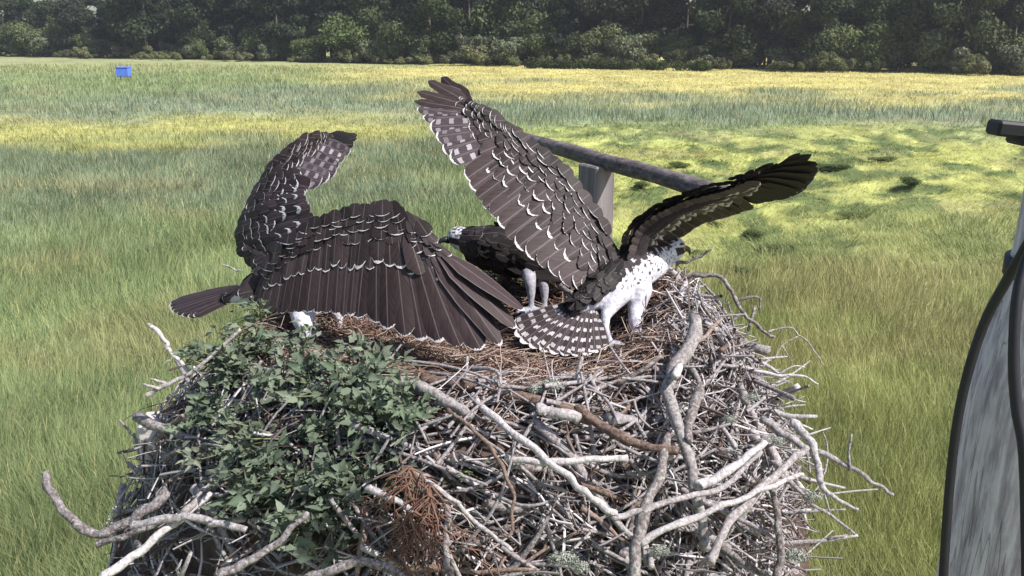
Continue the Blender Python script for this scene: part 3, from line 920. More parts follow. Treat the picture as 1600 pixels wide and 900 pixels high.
branch([(150, 850, 1.86), (200, 836, 1.85), (262, 812, 1.85)], .010, .007, M_STICK)
branch([(285, 806, 1.86), (315, 770, 1.9), (346, 733, 1.94)], .010, .008, M_STICK_W)
branch([(160, 905, 1.8), (240, 845, 1.84), (330, 770, 1.9)], .013, .008, M_STICK_W)
branch([(575, 760, 1.78), (610, 780, 1.77), (652, 800, 1.77)], .010, .008, M_STICK)
branch([(640, 735, 1.8), (700, 775, 1.78), (745, 815, 1.77), (800, 860, 1.75)], .007, .005, M_STICK_W)
branch([(700, 790, 1.76), (696, 850, 1.74), (702, 905, 1.72)], .009, .009, M_STICK)
branch([(790, 715, 1.84), (870, 722, 1.82), (980, 716, 1.84)], .010, .009, M_STICK_W)
branch([(700, 640, 1.9), (765, 700, 1.82), (800, 770, 1.79), (795, 840, 1.77)], .006, .0045, M_STICK_B)
branch([(340, 900, 1.74), (420, 860, 1.76), (480, 800, 1.78)], .012, .007, M_STICK)
branch([(470, 910, 1.7), (560, 880, 1.7), (640, 905, 1.7)], .013, .010, M_STICK)
branch([(990, 905, 1.72), (1000, 830, 1.75), (1030, 740, 1.82), (1045, 680, 1.9)], .016, .012, M_BRANCH)
branch([(1215, 905, 1.85), (1218, 820, 1.88), (1200, 740, 1.92)], .012, .008, M_BRANCH)
branch([(1110, 880, 1.74), (1150, 800, 1.8), (1230, 730, 1.9), (1260, 700, 1.95)], .012, .009, M_STICK_W)
branch([(1090, 760, 1.82), (1140, 735, 1.84), (1195, 690, 1.9)], .014, .009, M_STICK_W)
branch([(348, 414, 2.5), (362, 419, 2.5), (376, 423, 2.5)], .003, .003, M_STICK_W)
branch([(860, 430, 2.85), (880, 450, 2.75), (905, 470, 2.68)], .012, .010, M_STICK)


# the tangle of fine twigs between the sticks
def twigs(n, seed, rmin, rmax, lmin, lmax, r0, r1, cols, lift, flat=.16, sides=3, seg=4, region=None, curl=.12, clear=False):
    rg = random.Random(seed); vs, fs, cc = [], [], []
    random.seed(seed)
    k = 0
    while k < n:
        x, y, a, r = nest_spot(rg, rmin, rmax, False)
        if region:
            x, y = rg.uniform(region[0], region[1]), rg.uniform(region[2], region[3])
            if not rmin < math.hypot((x - NC.x) / (AX * (.86 if x > NC.x else 1)), (y - NC.y) / AY) < rmax: continue
        if clear:
            q_ = pix(Vector((x, y, nest_z(x, y))))
            if 300 < q_[0] < 1045 and q_[1] < 600: continue
        nrm = surf_n(x, y)
        tang = Vector((-math.sin(a) * AX, math.cos(a) * AY, 0)).normalized(); rad = nrm.cross(tang)
        t = rg.gauss(0, .9)
        d = (tang * math.cos(t) + rad * math.sin(t) + nrm * rg.gauss(0, flat)).normalized()
        l = rg.uniform(lmin, lmax); w = d.cross(nrm)
        c = Vector((x, y, nest_z(x, y))) + nrm * rg.uniform(0, lift)
        b = rg.gauss(0, curl) * l; b2 = rg.gauss(0, curl) * l
        pts = [c + d * l * (i / seg - .5) + w * b * math.sin(i / seg * math.pi) + nrm * b2 * math.sin(i / seg * 2.5) for i in range(seg + 1)]
        rr = rg.uniform(r0, r1); v0 = len(vs)
        tube(vs, fs, pts, [rr * (1.1 - .5 * i / seg) for i in range(seg + 1)], sides, False)
        col = np.array(rg.choice(cols)) * rg.uniform(.7, 1.25)
        cc += [col] * (len(vs) - v0)
        k += 1
    return mesh_np('twigs', vs, fs, True, np.array(cc))


GR = [(.25, .23, .235), (.40, .375, .385), (.14, .115, .11), (.55, .52, .535), (.11, .08, .07), (.32, .29, .29)]
tag(mk('twig_tangle', twigs(1400, 5, .50, 1.0, .05, .22, .0012, .0036, GR, .035, clear=True), M_STRAW, nest), kind='stuff')
tag(mk('twig_tangle', twigs(850, 16, .72, 1.0, .06, .26, .0014, .0045, GR, .05, .22, region=(-.95, .8, 1.5, 2.2)), M_STRAW, nest), kind='stuff')
tag(mk('twig_tangle', twigs(950, 6, .5, .98, .04, .16, .0012, .0032, GR, .05, .4, region=(.28, .85, 1.7, 2.75), clear=True), M_STRAW, nest), kind='stuff')
tag(mk('loose_sticks', twigs(420, 26, .56, .98, .10, .34, .0030, .0058, GR, .05, .2, 6, 7, clear=True, curl=.10), M_STICK, nest), kind='stuff')
ST = [(.27, .19, .14), (.42, .33, .27), (.15, .085, .065), (.20, .125, .10), (.10, .06, .05), (.50, .42, .37), (.24, .145, .125)]
tag(mk('straw_lining', twigs(6500, 8, .0, .64, .04, .20, .0008, .0019, ST, .012, .06, 3, 3), M_STRAW, nest), kind='stuff')
tag(mk('straw_lining', twigs(1300, 9, .50, .9, .04, .16, .0008, .0018, ST, .035, .15, 3, 3), M_STRAW, nest), kind='stuff')

# rust-brown dead cedar fronds and bits of lichen
def frond(px, py, D, seed):
    rg = random.Random(seed); random.seed(seed); vs, fs = [], []
    p0 = P(px, py, D)
    for k in range(9):
        d = Vector((rg.gauss(0, .5), -.25 + rg.gauss(0, .2), -rg.uniform(.5, 1.1))).normalized(); l = rg.uniform(.07, .17)
        pts = [p0 + d * l * i / 5 + Vector((rg.gauss(0, .004), rg.gauss(0, .004), 0)) + Vector((rg.gauss(0, .01), 0, 0)) * (i > 0) for i in range(6)]
        tube(vs, fs, pts, [.0028 - .0004 * i for i in range(6)], 4, False)
        for q in pts[1:]:
            for j in range(3):
                e = (d + Vector((rg.gauss(0, .7), rg.gauss(0, .4), rg.gauss(0, .4)))).normalized() * rg.uniform(.02, .05)
                tube(vs, fs, [q, q + e * .5 + Vector((0, 0, .004)), q + e], [.0016, .0013, .0007], 3, False)
    return mesh_np('dead_frond', vs, fs, True, np.array([(.17, .095, .070)]) * np.random.default_rng(seed).uniform(.6, 1.4, (len(vs), 1)))


for i, (px, py, D) in enumerate([(640, 730, 1.78), (672, 760, 1.76), (640, 800, 1.73)]):
    tag(mk('dead_frond', frond(px, py, D, 300 + i), M_STRAW, nest), kind='stuff')


def lichen(c, R, n, seed, col=(.30, .32, .27)):
    rg = np.random.default_rng(seed)
    d = rg.normal(size=(n, 3)); d /= np.linalg.norm(d, axis=1)[:, None]
    ctr = np.array(c) + d * R * rg.random((n, 1)) ** .4 * np.array((1.25, .8, .6))
    t = rg.normal(size=(n, 3)); t /= np.linalg.norm(t, axis=1)[:, None]; b = np.cross(t, d); s = R * rg.uniform(.05, .14, (n, 1))
    Q = np.stack([ctr - t * s, ctr + b * s * .7, ctr + t * s + d * s * .5, ctr - b * s * .7], 1)
    return mesh_np('lichen_clump', Q.reshape(-1, 3), np.arange(n)[:, None] * 4 + np.arange(4)[None], False, np.repeat(np.array(col) * rg.uniform(.7, 1.3, (n, 1)), 4, 0))


for i, (px, py, D, R) in enumerate([(862, 603, 1.98, .024), (838, 608, 1.97, .018), (1270, 775, 1.95, .020), (1140, 655, 1.93, .014), (1175, 620, 2.02, .015), (1215, 690, 1.93, .016), (880, 872, 1.72, .024), (905, 885, 1.71, .018), (1245, 868, 1.87, .024), (1030, 860, 1.74, .018), (370, 560, 2.15, .016)]):
    mk('lichen_clump', lichen(P(px, py, D), R, 700, 400 + i), M_LICHEN, nest)
# ------------------------------------------------------------------ leafy weeds growing on the nest
def leaf_proto(seed):
    rg = random.Random(seed)
    half = [(.0, .0), (.08, .05), (.20, .22), (.32, .31), (.44, .25), (.58, .23), (.70, .14), (.85, .07), (1.0, .0)]
    vs = []; fs = []
    n = len(half)
    for (y, w) in half:
        w *= rg.uniform(.85, 1.15)
        zc_ = -.10 * y * y + .0
        vs += [Vector((-w, y, zc_ + .35 * w + rg.gauss(0, .012))), Vector((0, y, zc_)), Vector((w, y, zc_ + .35 * w + rg.gauss(0, .012)))]
    for i in range(n - 1):
        for j in range(2):
            a = i * 3 + j; fs.append((a, a + 1, a + 4, a + 3))
    g = rg.uniform(.85, 1.15)
    col = np.array([(.090 * g, .116 * g, .088 * g)] * len(vs)); col[1::3] *= 1.4
    return mesh_np('leaf', vs, fs, True, col)


LEAF = [leaf_proto(500 + i) for i in range(6)]
for m_ in LEAF: m_.materials.append(M_LEAF)
LV = [(np.array([v.co[:] for v in m_.vertices]), [tuple(p.vertices) for p in m_.polygons]) for m_ in LEAF]


def leaf_mtx(p, d, nrm, s, w=1.0):
    y = d.normalized(); x = y.cross(nrm)
    if x.length < 1e-3: x = Vector((1, 0, 0))
    x.normalize(); z = x.cross(y)
    m = Matrix((x * s * w, y * s, z * s)).transposed().to_4x4(); m.translation = p
    return m


def weed(px, py, h, spread, label, seed, nbig=22, nsmall=260, tone=1.0, lsize=1.0):
    rg = random.Random(seed); random.seed(seed)
    base = NS(px, py, -.01)
    t = thing('leafy_weed', label, 'plant', base, 'grey-green weeds growing on the nest')
    nrm = surf_n(base.x, base.y)
    out = (nrm * .8 + Vector((0, -.25, .55))).normalized()
    vs, fs = [], []; spots = []
    for b in range(9):
        d = (out + Vector((rg.gauss(0, spread), rg.gauss(0, spread * .7), rg.gauss(0, spread * .6)))).normalized()
        l = h * rg.uniform(.65, 1.1)
        pts = spline([base, base + d * l * .45 + Vector((rg.gauss(0, .012), rg.gauss(0, .012), .01)), base + d * l + Vector((rg.gauss(0, .02), -.01, -.012))], 8)
        tube(vs, fs, pts, [.0032 - .0003 * i for i in range(8)], 5)
        for i in range(1, 8):
            for k in range(2): spots.append((pts[i], d, i / 7))
    mk('stem', mesh_np('weed_stem', vs, fs, True, np.array([(.20, .22, .13)] * len(vs))), M_LEAF, t)
    rg.shuffle(spots)
    V, Fq, CC = [], [], []
    for k in range(nbig + nsmall):
        p, d, f = spots[k % len(spots)]
        p = p + Vector((rg.gauss(0, .010), rg.gauss(0, .010), rg.gauss(0, .010)))
        ld = (d * .5 + Vector((rg.gauss(0, .8), rg.gauss(-.25, .6), rg.gauss(-.05, .5)))).normalized()
        ln = (nrm * .5 + Vector((rg.gauss(.1, .45), rg.gauss(-.35, .45), rg.uniform(.1, 1.0)))).normalized()
        big = k < nbig
        s = (rg.uniform(.026, .056) * (1.15 - .4 * f) if big else rg.uniform(.013, .034)) * lsize
        m = leaf_mtx(p + ld * .004, ld, ln, s, rg.uniform(.55, 1.0))
        i = rg.randrange(6)
        if big: mk('leaf', LEAF[i], None, t, m)
        else:
            vv, ff = LV[i]; b0 = len(V)
            for q in vv: V.append(m @ Vector(q))
            Fq += [tuple(b0 + a for a in f_) for f_ in ff]
            g = rg.uniform(.75, 1.3) * tone * (1.45 if f > .8 else 1.0)
            yl = 1.0
            CC += [(.104 * g * yl, .122 * g, .096 * g / yl)] * len(vv)
    mk_ = mk('small_leaves', mesh_np('small_leaves', V, Fq, True, np.array(CC)), M_LEAF, t)
    tag(mk_, kind='stuff')


WEEDS = [(372, 600, .15, .35, 'leafy weed at the upper left of the green patch on the nest'),
         (362, 668, .13, .40, 'leafy weed at the far left of the green patch on the nest'),
         (405, 570, .14, .35, 'leafy weed below the tail of the left osprey'),
         (430, 640, .16, .45, 'dark shaded leafy weed in the left middle of the patch'),
         (475, 600, .15, .40, 'leafy weed just below the white leg of the left osprey'),
         (400, 730, .15, .45, 'dark shaded leafy weed low on the left of the patch'),
         (470, 710, .17, .45, 'dark shaded leafy weed in the very middle of the patch'),
         (540, 640, .16, .40, 'leafy weed in the upper right half of the green patch'),
         (535, 765, .18, .45, 'broad-leaved weed low in the middle of the green patch'),
         (590, 690, .17, .42, 'sunlit broad-leaved weed on the right of the green patch'),
         (625, 660, .13, .38, 'sunlit leafy weed at the rightmost edge of the green patch'),
         (585, 790, .16, .42, 'leafy weed at the lower right corner of the green patch'),
         (480, 815, .17, .42, 'leafy weed at the bottom of the green patch near bare branches'),
         (575, 610, .12, .35, 'small leafy weed by the rim log at the patch top right')]
WEEDS += [(430, 775, .15, .45, 'shaded leafy weed at the lower left corner of the green patch'), (535, 825, .15, .42, 'lowest leafy weed hanging at the foot of the green patch')]
for i, (px, py, h, sp, lb) in enumerate(WEEDS): weed(px, py, h * 1.1, sp * 1.25, lb, 600 + i)
weed(722, 752, .07, .4, 'tiny green seedling among the sticks right of the patch', 640, 9, 30, 1.0, .7)
weed(408, 502, .08, .45, 'small yellow-green sprig under the left osprey', 641, 8, 30, 1.3, .7)
# ================================================================== OSPREYS
def feather_mesh(name, prof, rows, tipround, camber=.06, droop=.04, asym=0.0):
    cols = [-1, -.55, 0, .55, 1]
    vs, fs, uvs = [], [], []
    for i in range(rows + 1):
        v = i / rows
        v = v ** .8
        w = float(np.interp(v, [p[0] for p in prof], [p[1] for p in prof]))
        for u in cols:
            x = .5 * w * (u + asym * (1 - abs(u)) * .5)
            y = v - tipround * abs(u) ** 2.2 * v ** 6
            z = -camber * w * u * u * .25 - droop * v * v + (.004 if u == 0 else 0)
            vs.append(Vector((x, y, z))); uvs.append(((u + 1) / 2, v))
    for i in range(rows):
        for j in range(4):
            a = i * 5 + j; fs.append((a, a + 1, a + 6, a + 5))
    me = mesh_np(name, vs, fs)
    uv = me.uv_layers.new(name='UVMap')
    for l in me.loops: uv.data[l.index].uv = uvs[l.vertex_index]
    return me


def fm(base, mat):
    m = base.copy(); m.materials.clear(); m.materials.append(mat); return m


FB_SEC = feather_mesh('feather', [(0, .35), (.25, .9), (.7, 1), (.93, .95), (1, .72)], 9, .07)
FB_PRI = feather_mesh('feather', [(0, .4), (.3, 1), (.55, .95), (.8, .66), (.95, .5), (1, .3)], 9, .035, asym=.25)
FB_FIN = feather_mesh('feather', [(0, .4), (.3, .95), (.5, .85), (.66, .52), (.92, .42), (1, .12)], 9, .03, asym=.25)
FB_COV = feather_mesh('feather', [(0, .35), (.3, .9), (.7, 1), (.93, .95), (1, .75)], 6, .16, .10, .03)
FB_TAIL = feather_mesh('feather', [(0, .35), (.3, .8), (.8, 1), (.95, .95), (1, .6)], 9, .06)
CACHE = {}


def FM(base, mat):
    k = (id(base), mat.name)
    if k not in CACHE: CACHE[k] = fm(base, mat)
    return CACHE[k]


def put_feather(name, base, mat, parent, root, tip, width, nrm, roll=0.0):
    y = tip - root; Lf = y.length
    if Lf < 1e-4: return
    y = y / Lf
    z = nrm - y * nrm.dot(y)
    if z.length < 1e-4: return
    z.normalize()
    if roll: z = Matrix.Rotation(roll, 3, y) @ z
    x = y.cross(z)
    m = Matrix((x * width, y * Lf, z * Lf)).transposed().to_4x4(); m.translation = root
    return mk(name, FM(base, mat), None, parent, m)


def wing(parent, bone, rw, tsec, tpri, nsec, npri, face, rows, m_sec=None, m_pri=None, vrows=(), roll=.12, fingers=3, m_tipfinger=None, seed=1, wsec=2.0, fin=0):
    rg = random.Random(seed)
    bone = [PV(b) for b in bone]; tsec = [PV(b) for b in tsec]; tpri = [PV(b) for b in tpri]
    n = nsec + npri

    def ray(i):
        """root, tip, normal for a (fractional) feather index"""
        if i < nsec:
            f = i / nsec; root = at(bone, rw * f)
            tip = at(tsec, f) if i <= nsec - 1 else at(tsec, f).lerp(at(tpri, 0), max(0, i - nsec + 1))
        else:
            f = (i - nsec) / (npri - 1); root = at(bone, rw + (1 - rw) * f); tip = at(tpri, f)
        e = .02; bt = min(1, max(0, (rw * i / nsec) if i < nsec else rw + (1 - rw) * (i - nsec) / (npri - 1)))
        tang = at(bone, min(1, bt + e)) - at(bone, max(0, bt - e))
        d = (tip - root).normalized()
        nn = tang.cross(d)
        if nn.length < 1e-6: nn = face.copy()
        nn.normalize()
        if nn.dot(face) < 0: nn = -nn
        return root, tip, nn

    # smooth the normals along the wing
    NR = [ray(i)[2] for i in range(n)]
    NRM = [sum((NR[max(0, min(n - 1, i + k))] for k in (-2, -1, 0, 1, 2)), Vector()).normalized() for i in range(n)]
    rays = [ray(i) for i in range(n)]
    for i in range(n):
        root, tip, _ = rays[i]
        nn = NRM[i]
        nxt = rays[min(n - 1, i + 1)][1]; prv = rays[max(0, i - 1)][1]
        sp = (nxt - prv).length / (2 if 0 < i < n - 1 else 1)
        if i < nsec:
            put_feather('secondary_feather', FB_SEC, m_sec or M_FLIGHT, parent, root, tip + Vector((rg.gauss(0, .002), 0, rg.gauss(0, .002))), min(.075, max(.036, sp * wsec)), nn, roll)
        else:
            j = i - nsec
            mt = m_pri or M_FLIGHT
            if m_tipfinger and j >= npri - fingers: mt = m_tipfinger
            put_feather('primary_feather', FB_FIN if j >= npri - fin else FB_PRI if j >= npri - (6 if fin else 3) else FB_SEC, mt, parent, root, tip, min(.062 if fin else .072, max(.036, sp * (2.0 if fin else 2.3))), nn, roll)
    for k, row in enumerate(rows):
        f0, f1, cnt, mat = row[:4]; f1p = row[4] if len(row) > 4 else f1 * .8
        for c in range(cnt):
            s = (c + (.5 if k % 2 else 0)) / cnt * (n - 1)
            s = min(n - 1.001, s)
            r0, t0, _ = ray(s)
            nn = NRM[int(s)].lerp(NRM[min(n - 1, int(s) + 1)], s - int(s)).normalized()
            ff = f1 if s < nsec - 1 else f1 + (f1p - f1) * min(1, (s - nsec + 1) / 2)
            if s > n - 4: ff *= .7
            v = t0 - r0
            ff *= rg.uniform(.95, 1.05)
            ln = max(.030, min(v.length * (ff - f0), v.length * max(ff, .16)))
            tip = r0 + v * ff + Vector((rg.gauss(0, .0025), 0, rg.gauss(0, .0025)))
            root = tip - v.normalized() * ln
            off = nn * (.0028 * (k + 1) + .001)
            r1, t1, _ = ray(min(n - 1, s + (n - 1) / cnt))
            wd = ((r1 + (t1 - r1) * ff) - tip).length
            put_feather('covert_feather', FB_COV, mat, parent, root + off * .8, tip + off, min(.06, max(.020, wd * 1.75 * rg.uniform(.88, 1.12))), (nn + Vector((rg.gauss(0, .07), rg.gauss(0, .07), rg.gauss(0, .07)))), roll + rg.gauss(0, .06))
    for k, row in enumerate(vrows):
        f0, f1, cnt, mat = row[:4]; smax = row[4] if len(row) > 4 else 1.0
        for c in range(cnt):
            s = (c + (.5 if k % 2 else 0)) / cnt * (n - 1) * smax
            r0, t0, _ = ray(s); nn = -NRM[int(s)]
            v = t0 - r0; ff = f1 * rg.uniform(.93, 1.07)
            tip = r0 + v * ff; ln = max(.03, v.length * (ff - f0)); root = tip - v.normalized() * ln
            off = nn * (.003 * (k + 1) + .004)
            put_feather('covert_feather', FB_COV, mat, parent, root + off * .8, tip + off, rg.uniform(.026, .036), nn, rg.gauss(0, .08))
    return bone


M_TAILD = feather_mat('tail_feather', (0.024, 0.016, 0.018), (0.060, 0.042, 0.048), tip=0.985, edge=0.06, tipvar=0.02)
SHADE_WH = (.34, .33, .38)  # white leg plumage dimmed to grey-lavender, shade put into the colour
DK = (.032, .025, .027); WH = (.60, .585, .64); GY = (.36, .36, .42); BK = (.012, .010, .011)


def chain(ctrl, up, cd, cv, step=.3, thr=0.0):
    """spheres along a chain of (px, py, D, r): [(pos, r, up, dorsal colour, ventral colour, thr)]"""
    pts = [(PV(c[:3]) if not isinstance(c[0], Vector) else c[0], c[3] if not isinstance(c[0], Vector) else c[1]) for c in ctrl]
    out = []
    for (a, ra), (b, rb) in zip(pts, pts[1:]):
        m = max(2, int((b - a).length / (step * max(.006, min(ra, rb)))))
        for i in range(m):
            f = i / m; out.append((a.lerp(b, f), ra + (rb - ra) * f, up, cd, cv, thr))
    out.append((pts[-1][0], pts[-1][1], up, cd, cv, thr))
    return out


def toes(foot, fwd, scale=1.0, col=GY):
    """front toes, back toe: each a tapered bent chain rooted in the foot"""
    out = []
    fwd = Vector((fwd.x, fwd.y, 0)).normalized(); side = Vector((-fwd.y, fwd.x, 0))
    for ang, l in ((-.55, .042), (0, .048), (.55, .042), (math.pi, .034)):
        d = fwd * math.cos(ang) + side * math.sin(ang)
        out += chain([(foot, .0085), (foot + d * l * .5 + Vector((0, 0, .006)), .0075), (foot + d * l + Vector((0, 0, -.004)), .0055), (foot + d * (l + .014) + Vector((0, 0, -.013)), .0025)], Vector((0, 0, 1)), col, col, .5)
    return out


def build_body(parent, spheres, fleck=None, seed=0, smooth=6):
    bm = bmesh.new()
    for s in spheres:
        bmesh.ops.create_icosphere(bm, subdivisions=2, radius=s[1], matrix=Matrix.Translation(s[0]))
    me = bpy.data.meshes.new('tmp'); bm.to_mesh(me); bm.free()
    tmp = bpy.data.objects.new('tmp', me); COL.objects.link(tmp)
    r = tmp.modifiers.new('r', 'REMESH'); r.mode = 'VOXEL'; r.voxel_size = .0045
    sm = tmp.modifiers.new('s', 'SMOOTH'); sm.iterations = smooth; sm.factor = .5
    dg = bpy.context.evaluated_depsgraph_get(); dg.update()
    out = bpy.data.meshes.new_from_object(tmp.evaluated_get(dg))
    bpy.data.objects.remove(tmp)
    n = len(out.vertices)
    co = np.empty(n * 3); out.vertices.foreach_get('co', co); co = co.reshape(-1, 3)
    S = np.array([s[0][:] for s in spheres]); R = np.array([s[1] for s in spheres])
    col = np.empty((n, 3))
    for i in range(n):
        d = np.linalg.norm(S - co[i], axis=1) - R
        k = int(np.argmin(d)); s = spheres[k]
        h = (Vector(co[i]) - s[0]).dot(s[2]) / s[1]
        h += .45 * mnoise.noise(Vector(co[i]) * 60) - s[5]
        c = np.array(s[3] if h > 0 else s[4])
        if fleck is not None: c = fleck(Vector(co[i]), h, c)
        col[i] = c
    a = out.color_attributes.new('col', 'FLOAT_COLOR', 'POINT')
    cc = np.ones((n, 4), dtype=np.float32); cc[:, :3] = col; a.data.foreach_set('color', cc.ravel())
    out.polygons.foreach_set('use_smooth', np.ones(len(out.polygons), dtype=bool))
    out.materials.clear(); out.materials.append(M_BODY)
    out.name = 'osprey_body'
    return mk('body', out, None, parent), co, col


def scatter_feathers(parent, body, tail_dir, pick, mat, n, size, gap, seed, name='body_feather', lift=.004):
    rg = random.Random(seed); me = body.data
    ids = list(range(len(me.vertices))); rg.shuffle(ids); used = []
    cols = me.color_attributes['col'].data
    for i in ids:
        v = me.vertices[i]; p = v.co
        if not pick(p, v.normal, cols[i].color): continue
        if any((p - q).length < gap for q in used): continue
        used.append(p.copy())
        nn = v.normal.copy(); d = tail_dir - nn * tail_dir.dot(nn)
        if d.length < .1: continue
        d = (d.normalized() + Vector((rg.gauss(0, .12), rg.gauss(0, .12), rg.gauss(0, .12)))).normalized()
        s = size * rg.uniform(.8, 1.25)
        put_feather(name, FB_COV, mat, parent, p - d * s * .3 + nn * .001, p + d * s * .7 + nn * lift, s * .8, nn, rg.gauss(0, .1))
        if len(used) >= n: break


def head_parts(parent, pos, fwd, upv, r):
    fwd = fwd.normalized(); side = fwd.cross(upv).normalized(); upv = side.cross(fwd).normalized()
    vs, fs = [], []
    b0 = pos + fwd * r * .85 - upv * r * .15
    pts = [b0, b0 + fwd * r * .4 + upv * r * .05, b0 + fwd * r * .75 - upv * r * .05, b0 + fwd * r * .95 - upv * r * .35, b0 + fwd * r * .93 - upv * r * .62]
    tube(vs, fs, pts, [r * .34, r * .30, r * .22, r * .12, r * .03], 8)
    mk('beak', mesh_np('beak', vs, fs), M_BEAK, parent)
    for s in (-1, 1):
        c = pos + fwd * r * .45 + side * s * r * .78 + upv * r * .12
        bm = bmesh.new(); bmesh.ops.create_icosphere(bm, subdivisions=2, radius=r * .20, matrix=Matrix.Translation(c))
        me = bpy.data.meshes.new('eye'); bm.to_mesh(me); bm.free(); eo = mk('eye', me, M_EYE, parent)
        bm = bmesh.new(); bmesh.ops.create_icosphere(bm, subdivisions=2, radius=r * .13, matrix=Matrix.Translation(c + side * s * r * .1 + fwd * r * .03))
        me = bpy.data.meshes.new('pupil'); bm.to_mesh(me); bm.free()
        po = bpy.data.objects.new('pupil', me); COL.objects.link(po); me.materials.append(M_PUPIL); po.parent = eo


def stripe(hpos, fwd, upv, r, base):
    """white head with a dark stripe through the eye, flecked crown"""
    fwd = fwd.normalized(); side = fwd.cross(upv).normalized(); upv = side.cross(fwd)

    def f(p, h, c):
        q = p - hpos
        if q.length > r * 1.55: return base(p, h, c)
        u, s = q.dot(upv) / r, abs(q.dot(side)) / r
        if -.32 < u < .30 and s > .38: return np.array(DK)
        if u > .45 and mnoise.noise(p * 110) > .12: return np.array(DK)
        return np.array(WH)
    return f


UPZ = Vector((0, 0, 1))
CAMV = Vector((0, -1, .3)).normalized()

# ------------------------------------------------------------------ left osprey
A = thing('osprey', 'left osprey with a drooped wing spread over the nest rim', 'bird', NS(478, 528), 'young ospreys on the nest')
ftL = NS(482, 528); ftL2 = P(520, 505, 2.5)
sp = chain([(392, 450, 2.50, .030), (425, 438, 2.52, .055), (475, 418, 2.55, .080), (525, 402, 2.58, .078), (562, 388, 2.60, .052), (585, 380, 2.62, .036)], UPZ, DK, WH, .3, -.25)
sp += chain([(585, 380, 2.62, .036), (600, 384, 2.64, .035)], UPZ, WH, WH)
sp += chain([(392, 458, 2.49, .030), (372, 463, 2.50, .022), (352, 464, 2.51, .012)], UPZ, DK, WH, .3, .1)
sp += chain([(470, 455, 2.50, .042), (472, 482, 2.42, .036), (474, 508, 2.38, .024), (478, 522, 2.36, .012), (ftL, .010)] if False else [(470, 455, 2.50, .042), (472, 482, 2.43, .038), (474, 500, 2.39, .031), (476, 514, 2.36, .018)], UPZ, WH, WH)
sp += chain([(P(476, 514, 2.36), .018), (P(480, 524, 2.33), .011), (ftL + Vector((0, 0, .012)), .009)], UPZ, GY, GY)
sp += chain([(P(525, 440, 2.58), .042), (P(528, 480, 2.58), .028), (P(530, 500, 2.57), .011), (Vector((P(530, 500, 2.57).x, P(530, 500, 2.57).y, ZC - .85)), .009)], UPZ, WH, WH)
sp += toes(ftL + Vector((0, 0, .010)), Vector((1, -.2, 0)))
for bn in ([(430, 425, 2.52), (475, 380, 2.425), (530, 358, 2.39), (600, 350, 2.345), (655, 376, 2.315)], [(440, 425, 2.58), (388, 385, 2.69), (396, 330, 2.73), (436, 272, 2.76), (480, 235, 2.78)]):
    sp += chain([(*b, r) for b, r in zip(bn, (.036, .024, .018, .014, .007))], UPZ, DK, DK)
hA = P(600, 384, 2.64)
bodyA, _, _ = build_body(A, sp, stripe(hA, Vector((1, .5, -.1)), UPZ, .036, lambda p, h, c: c), 1)
head_parts(A, hA, Vector((1, .5, -.1)), UPZ, .036)
wing(A, [(418, 424, 2.44), (470, 374, 2.40), (530, 352, 2.37), (596, 343, 2.33), (646, 364, 2.30), (690, 392, 2.28)], .58,
     [(398, 480, 2.44), (425, 491, 2.40), (455, 488, 2.37), (500, 488, 2.34), (535, 493, 2.31), (562, 497, 2.29)],
     [(585, 504, 2.27), (606, 515, 2.25), (638, 527, 2.23), (668, 533, 2.22), (702, 535, 2.20), (738, 544, 2.19), (777, 541, 2.18), (806, 512, 2.19), (822, 480, 2.21)],
     14, 10, CAMV, [(.0, .52, 24, M_COVERT, .42), (.0, .24, 24, M_COVERT, .20), (-.1, .14, 22, M_LESSER, .10), (-.2, .05, 22, M_LESSER, .04), (-.3, -.02, 20, M_LESSER, -.02)], seed=3, roll=.055)
wing(A, [(430, 428, 2.60), (386, 392, 2.68), (388, 335, 2.72), (428, 270, 2.75), (472, 232, 2.77), (512, 213, 2.78)], .62,
     [(470, 412, 2.50), (488, 372, 2.50), (489, 346, 2.53), (478, 318, 2.56), (475, 300, 2.60), (484, 287, 2.63)],
     [(500, 283, 2.66), (514, 277, 2.68), (525, 268, 2.70), (531, 254, 2.72), (544, 241, 2.74), (551, 228, 2.76), (558, 217, 2.78), (559, 211, 2.79)],
     13, 9, CAMV, [(.0, .86, 20, M_LESSER, .35), (.0, .68, 20, M_LESSER, .30), (.0, .54, 20, M_LESSER, .24), (0, .42, 20, M_LESSER, .18), (-.1, .30, 20, M_LESSER, .12), (-.2, .18, 20, M_LESSER, .08), (-.3, .07, 20, M_LESSER, .03)],
     m_pri=M_BARRED, m_tipfinger=M_PRIM_D, fingers=3, fin=2, seed=4)
tl = [(262, 470), (260, 475), (262, 480), (266, 484), (273, 488), (281, 491), (291, 493), (300, 492)]
for i, (px, py) in enumerate(tl):
    f = i / (len(tl) - 1)
    put_feather('tail_feather', FB_TAIL, M_TAILD, A, P(372 + 6 * f, 446 + 14 * f, 2.50), P(px, py, 2.60 - .10 * f), .030, Vector((-.1, -.75, .65)), .12)
dA = (P(262, 478, 2.58) - P(480, 418, 2.55)).normalized()
scatter_feathers(A, bodyA, dA, lambda p, n, c: c[0] < .1 and n.z > -.2 and p.x < P(470, 0, 2.55).x and p.y < 2.75, M_LESSER, 70, .034, .017, 6)


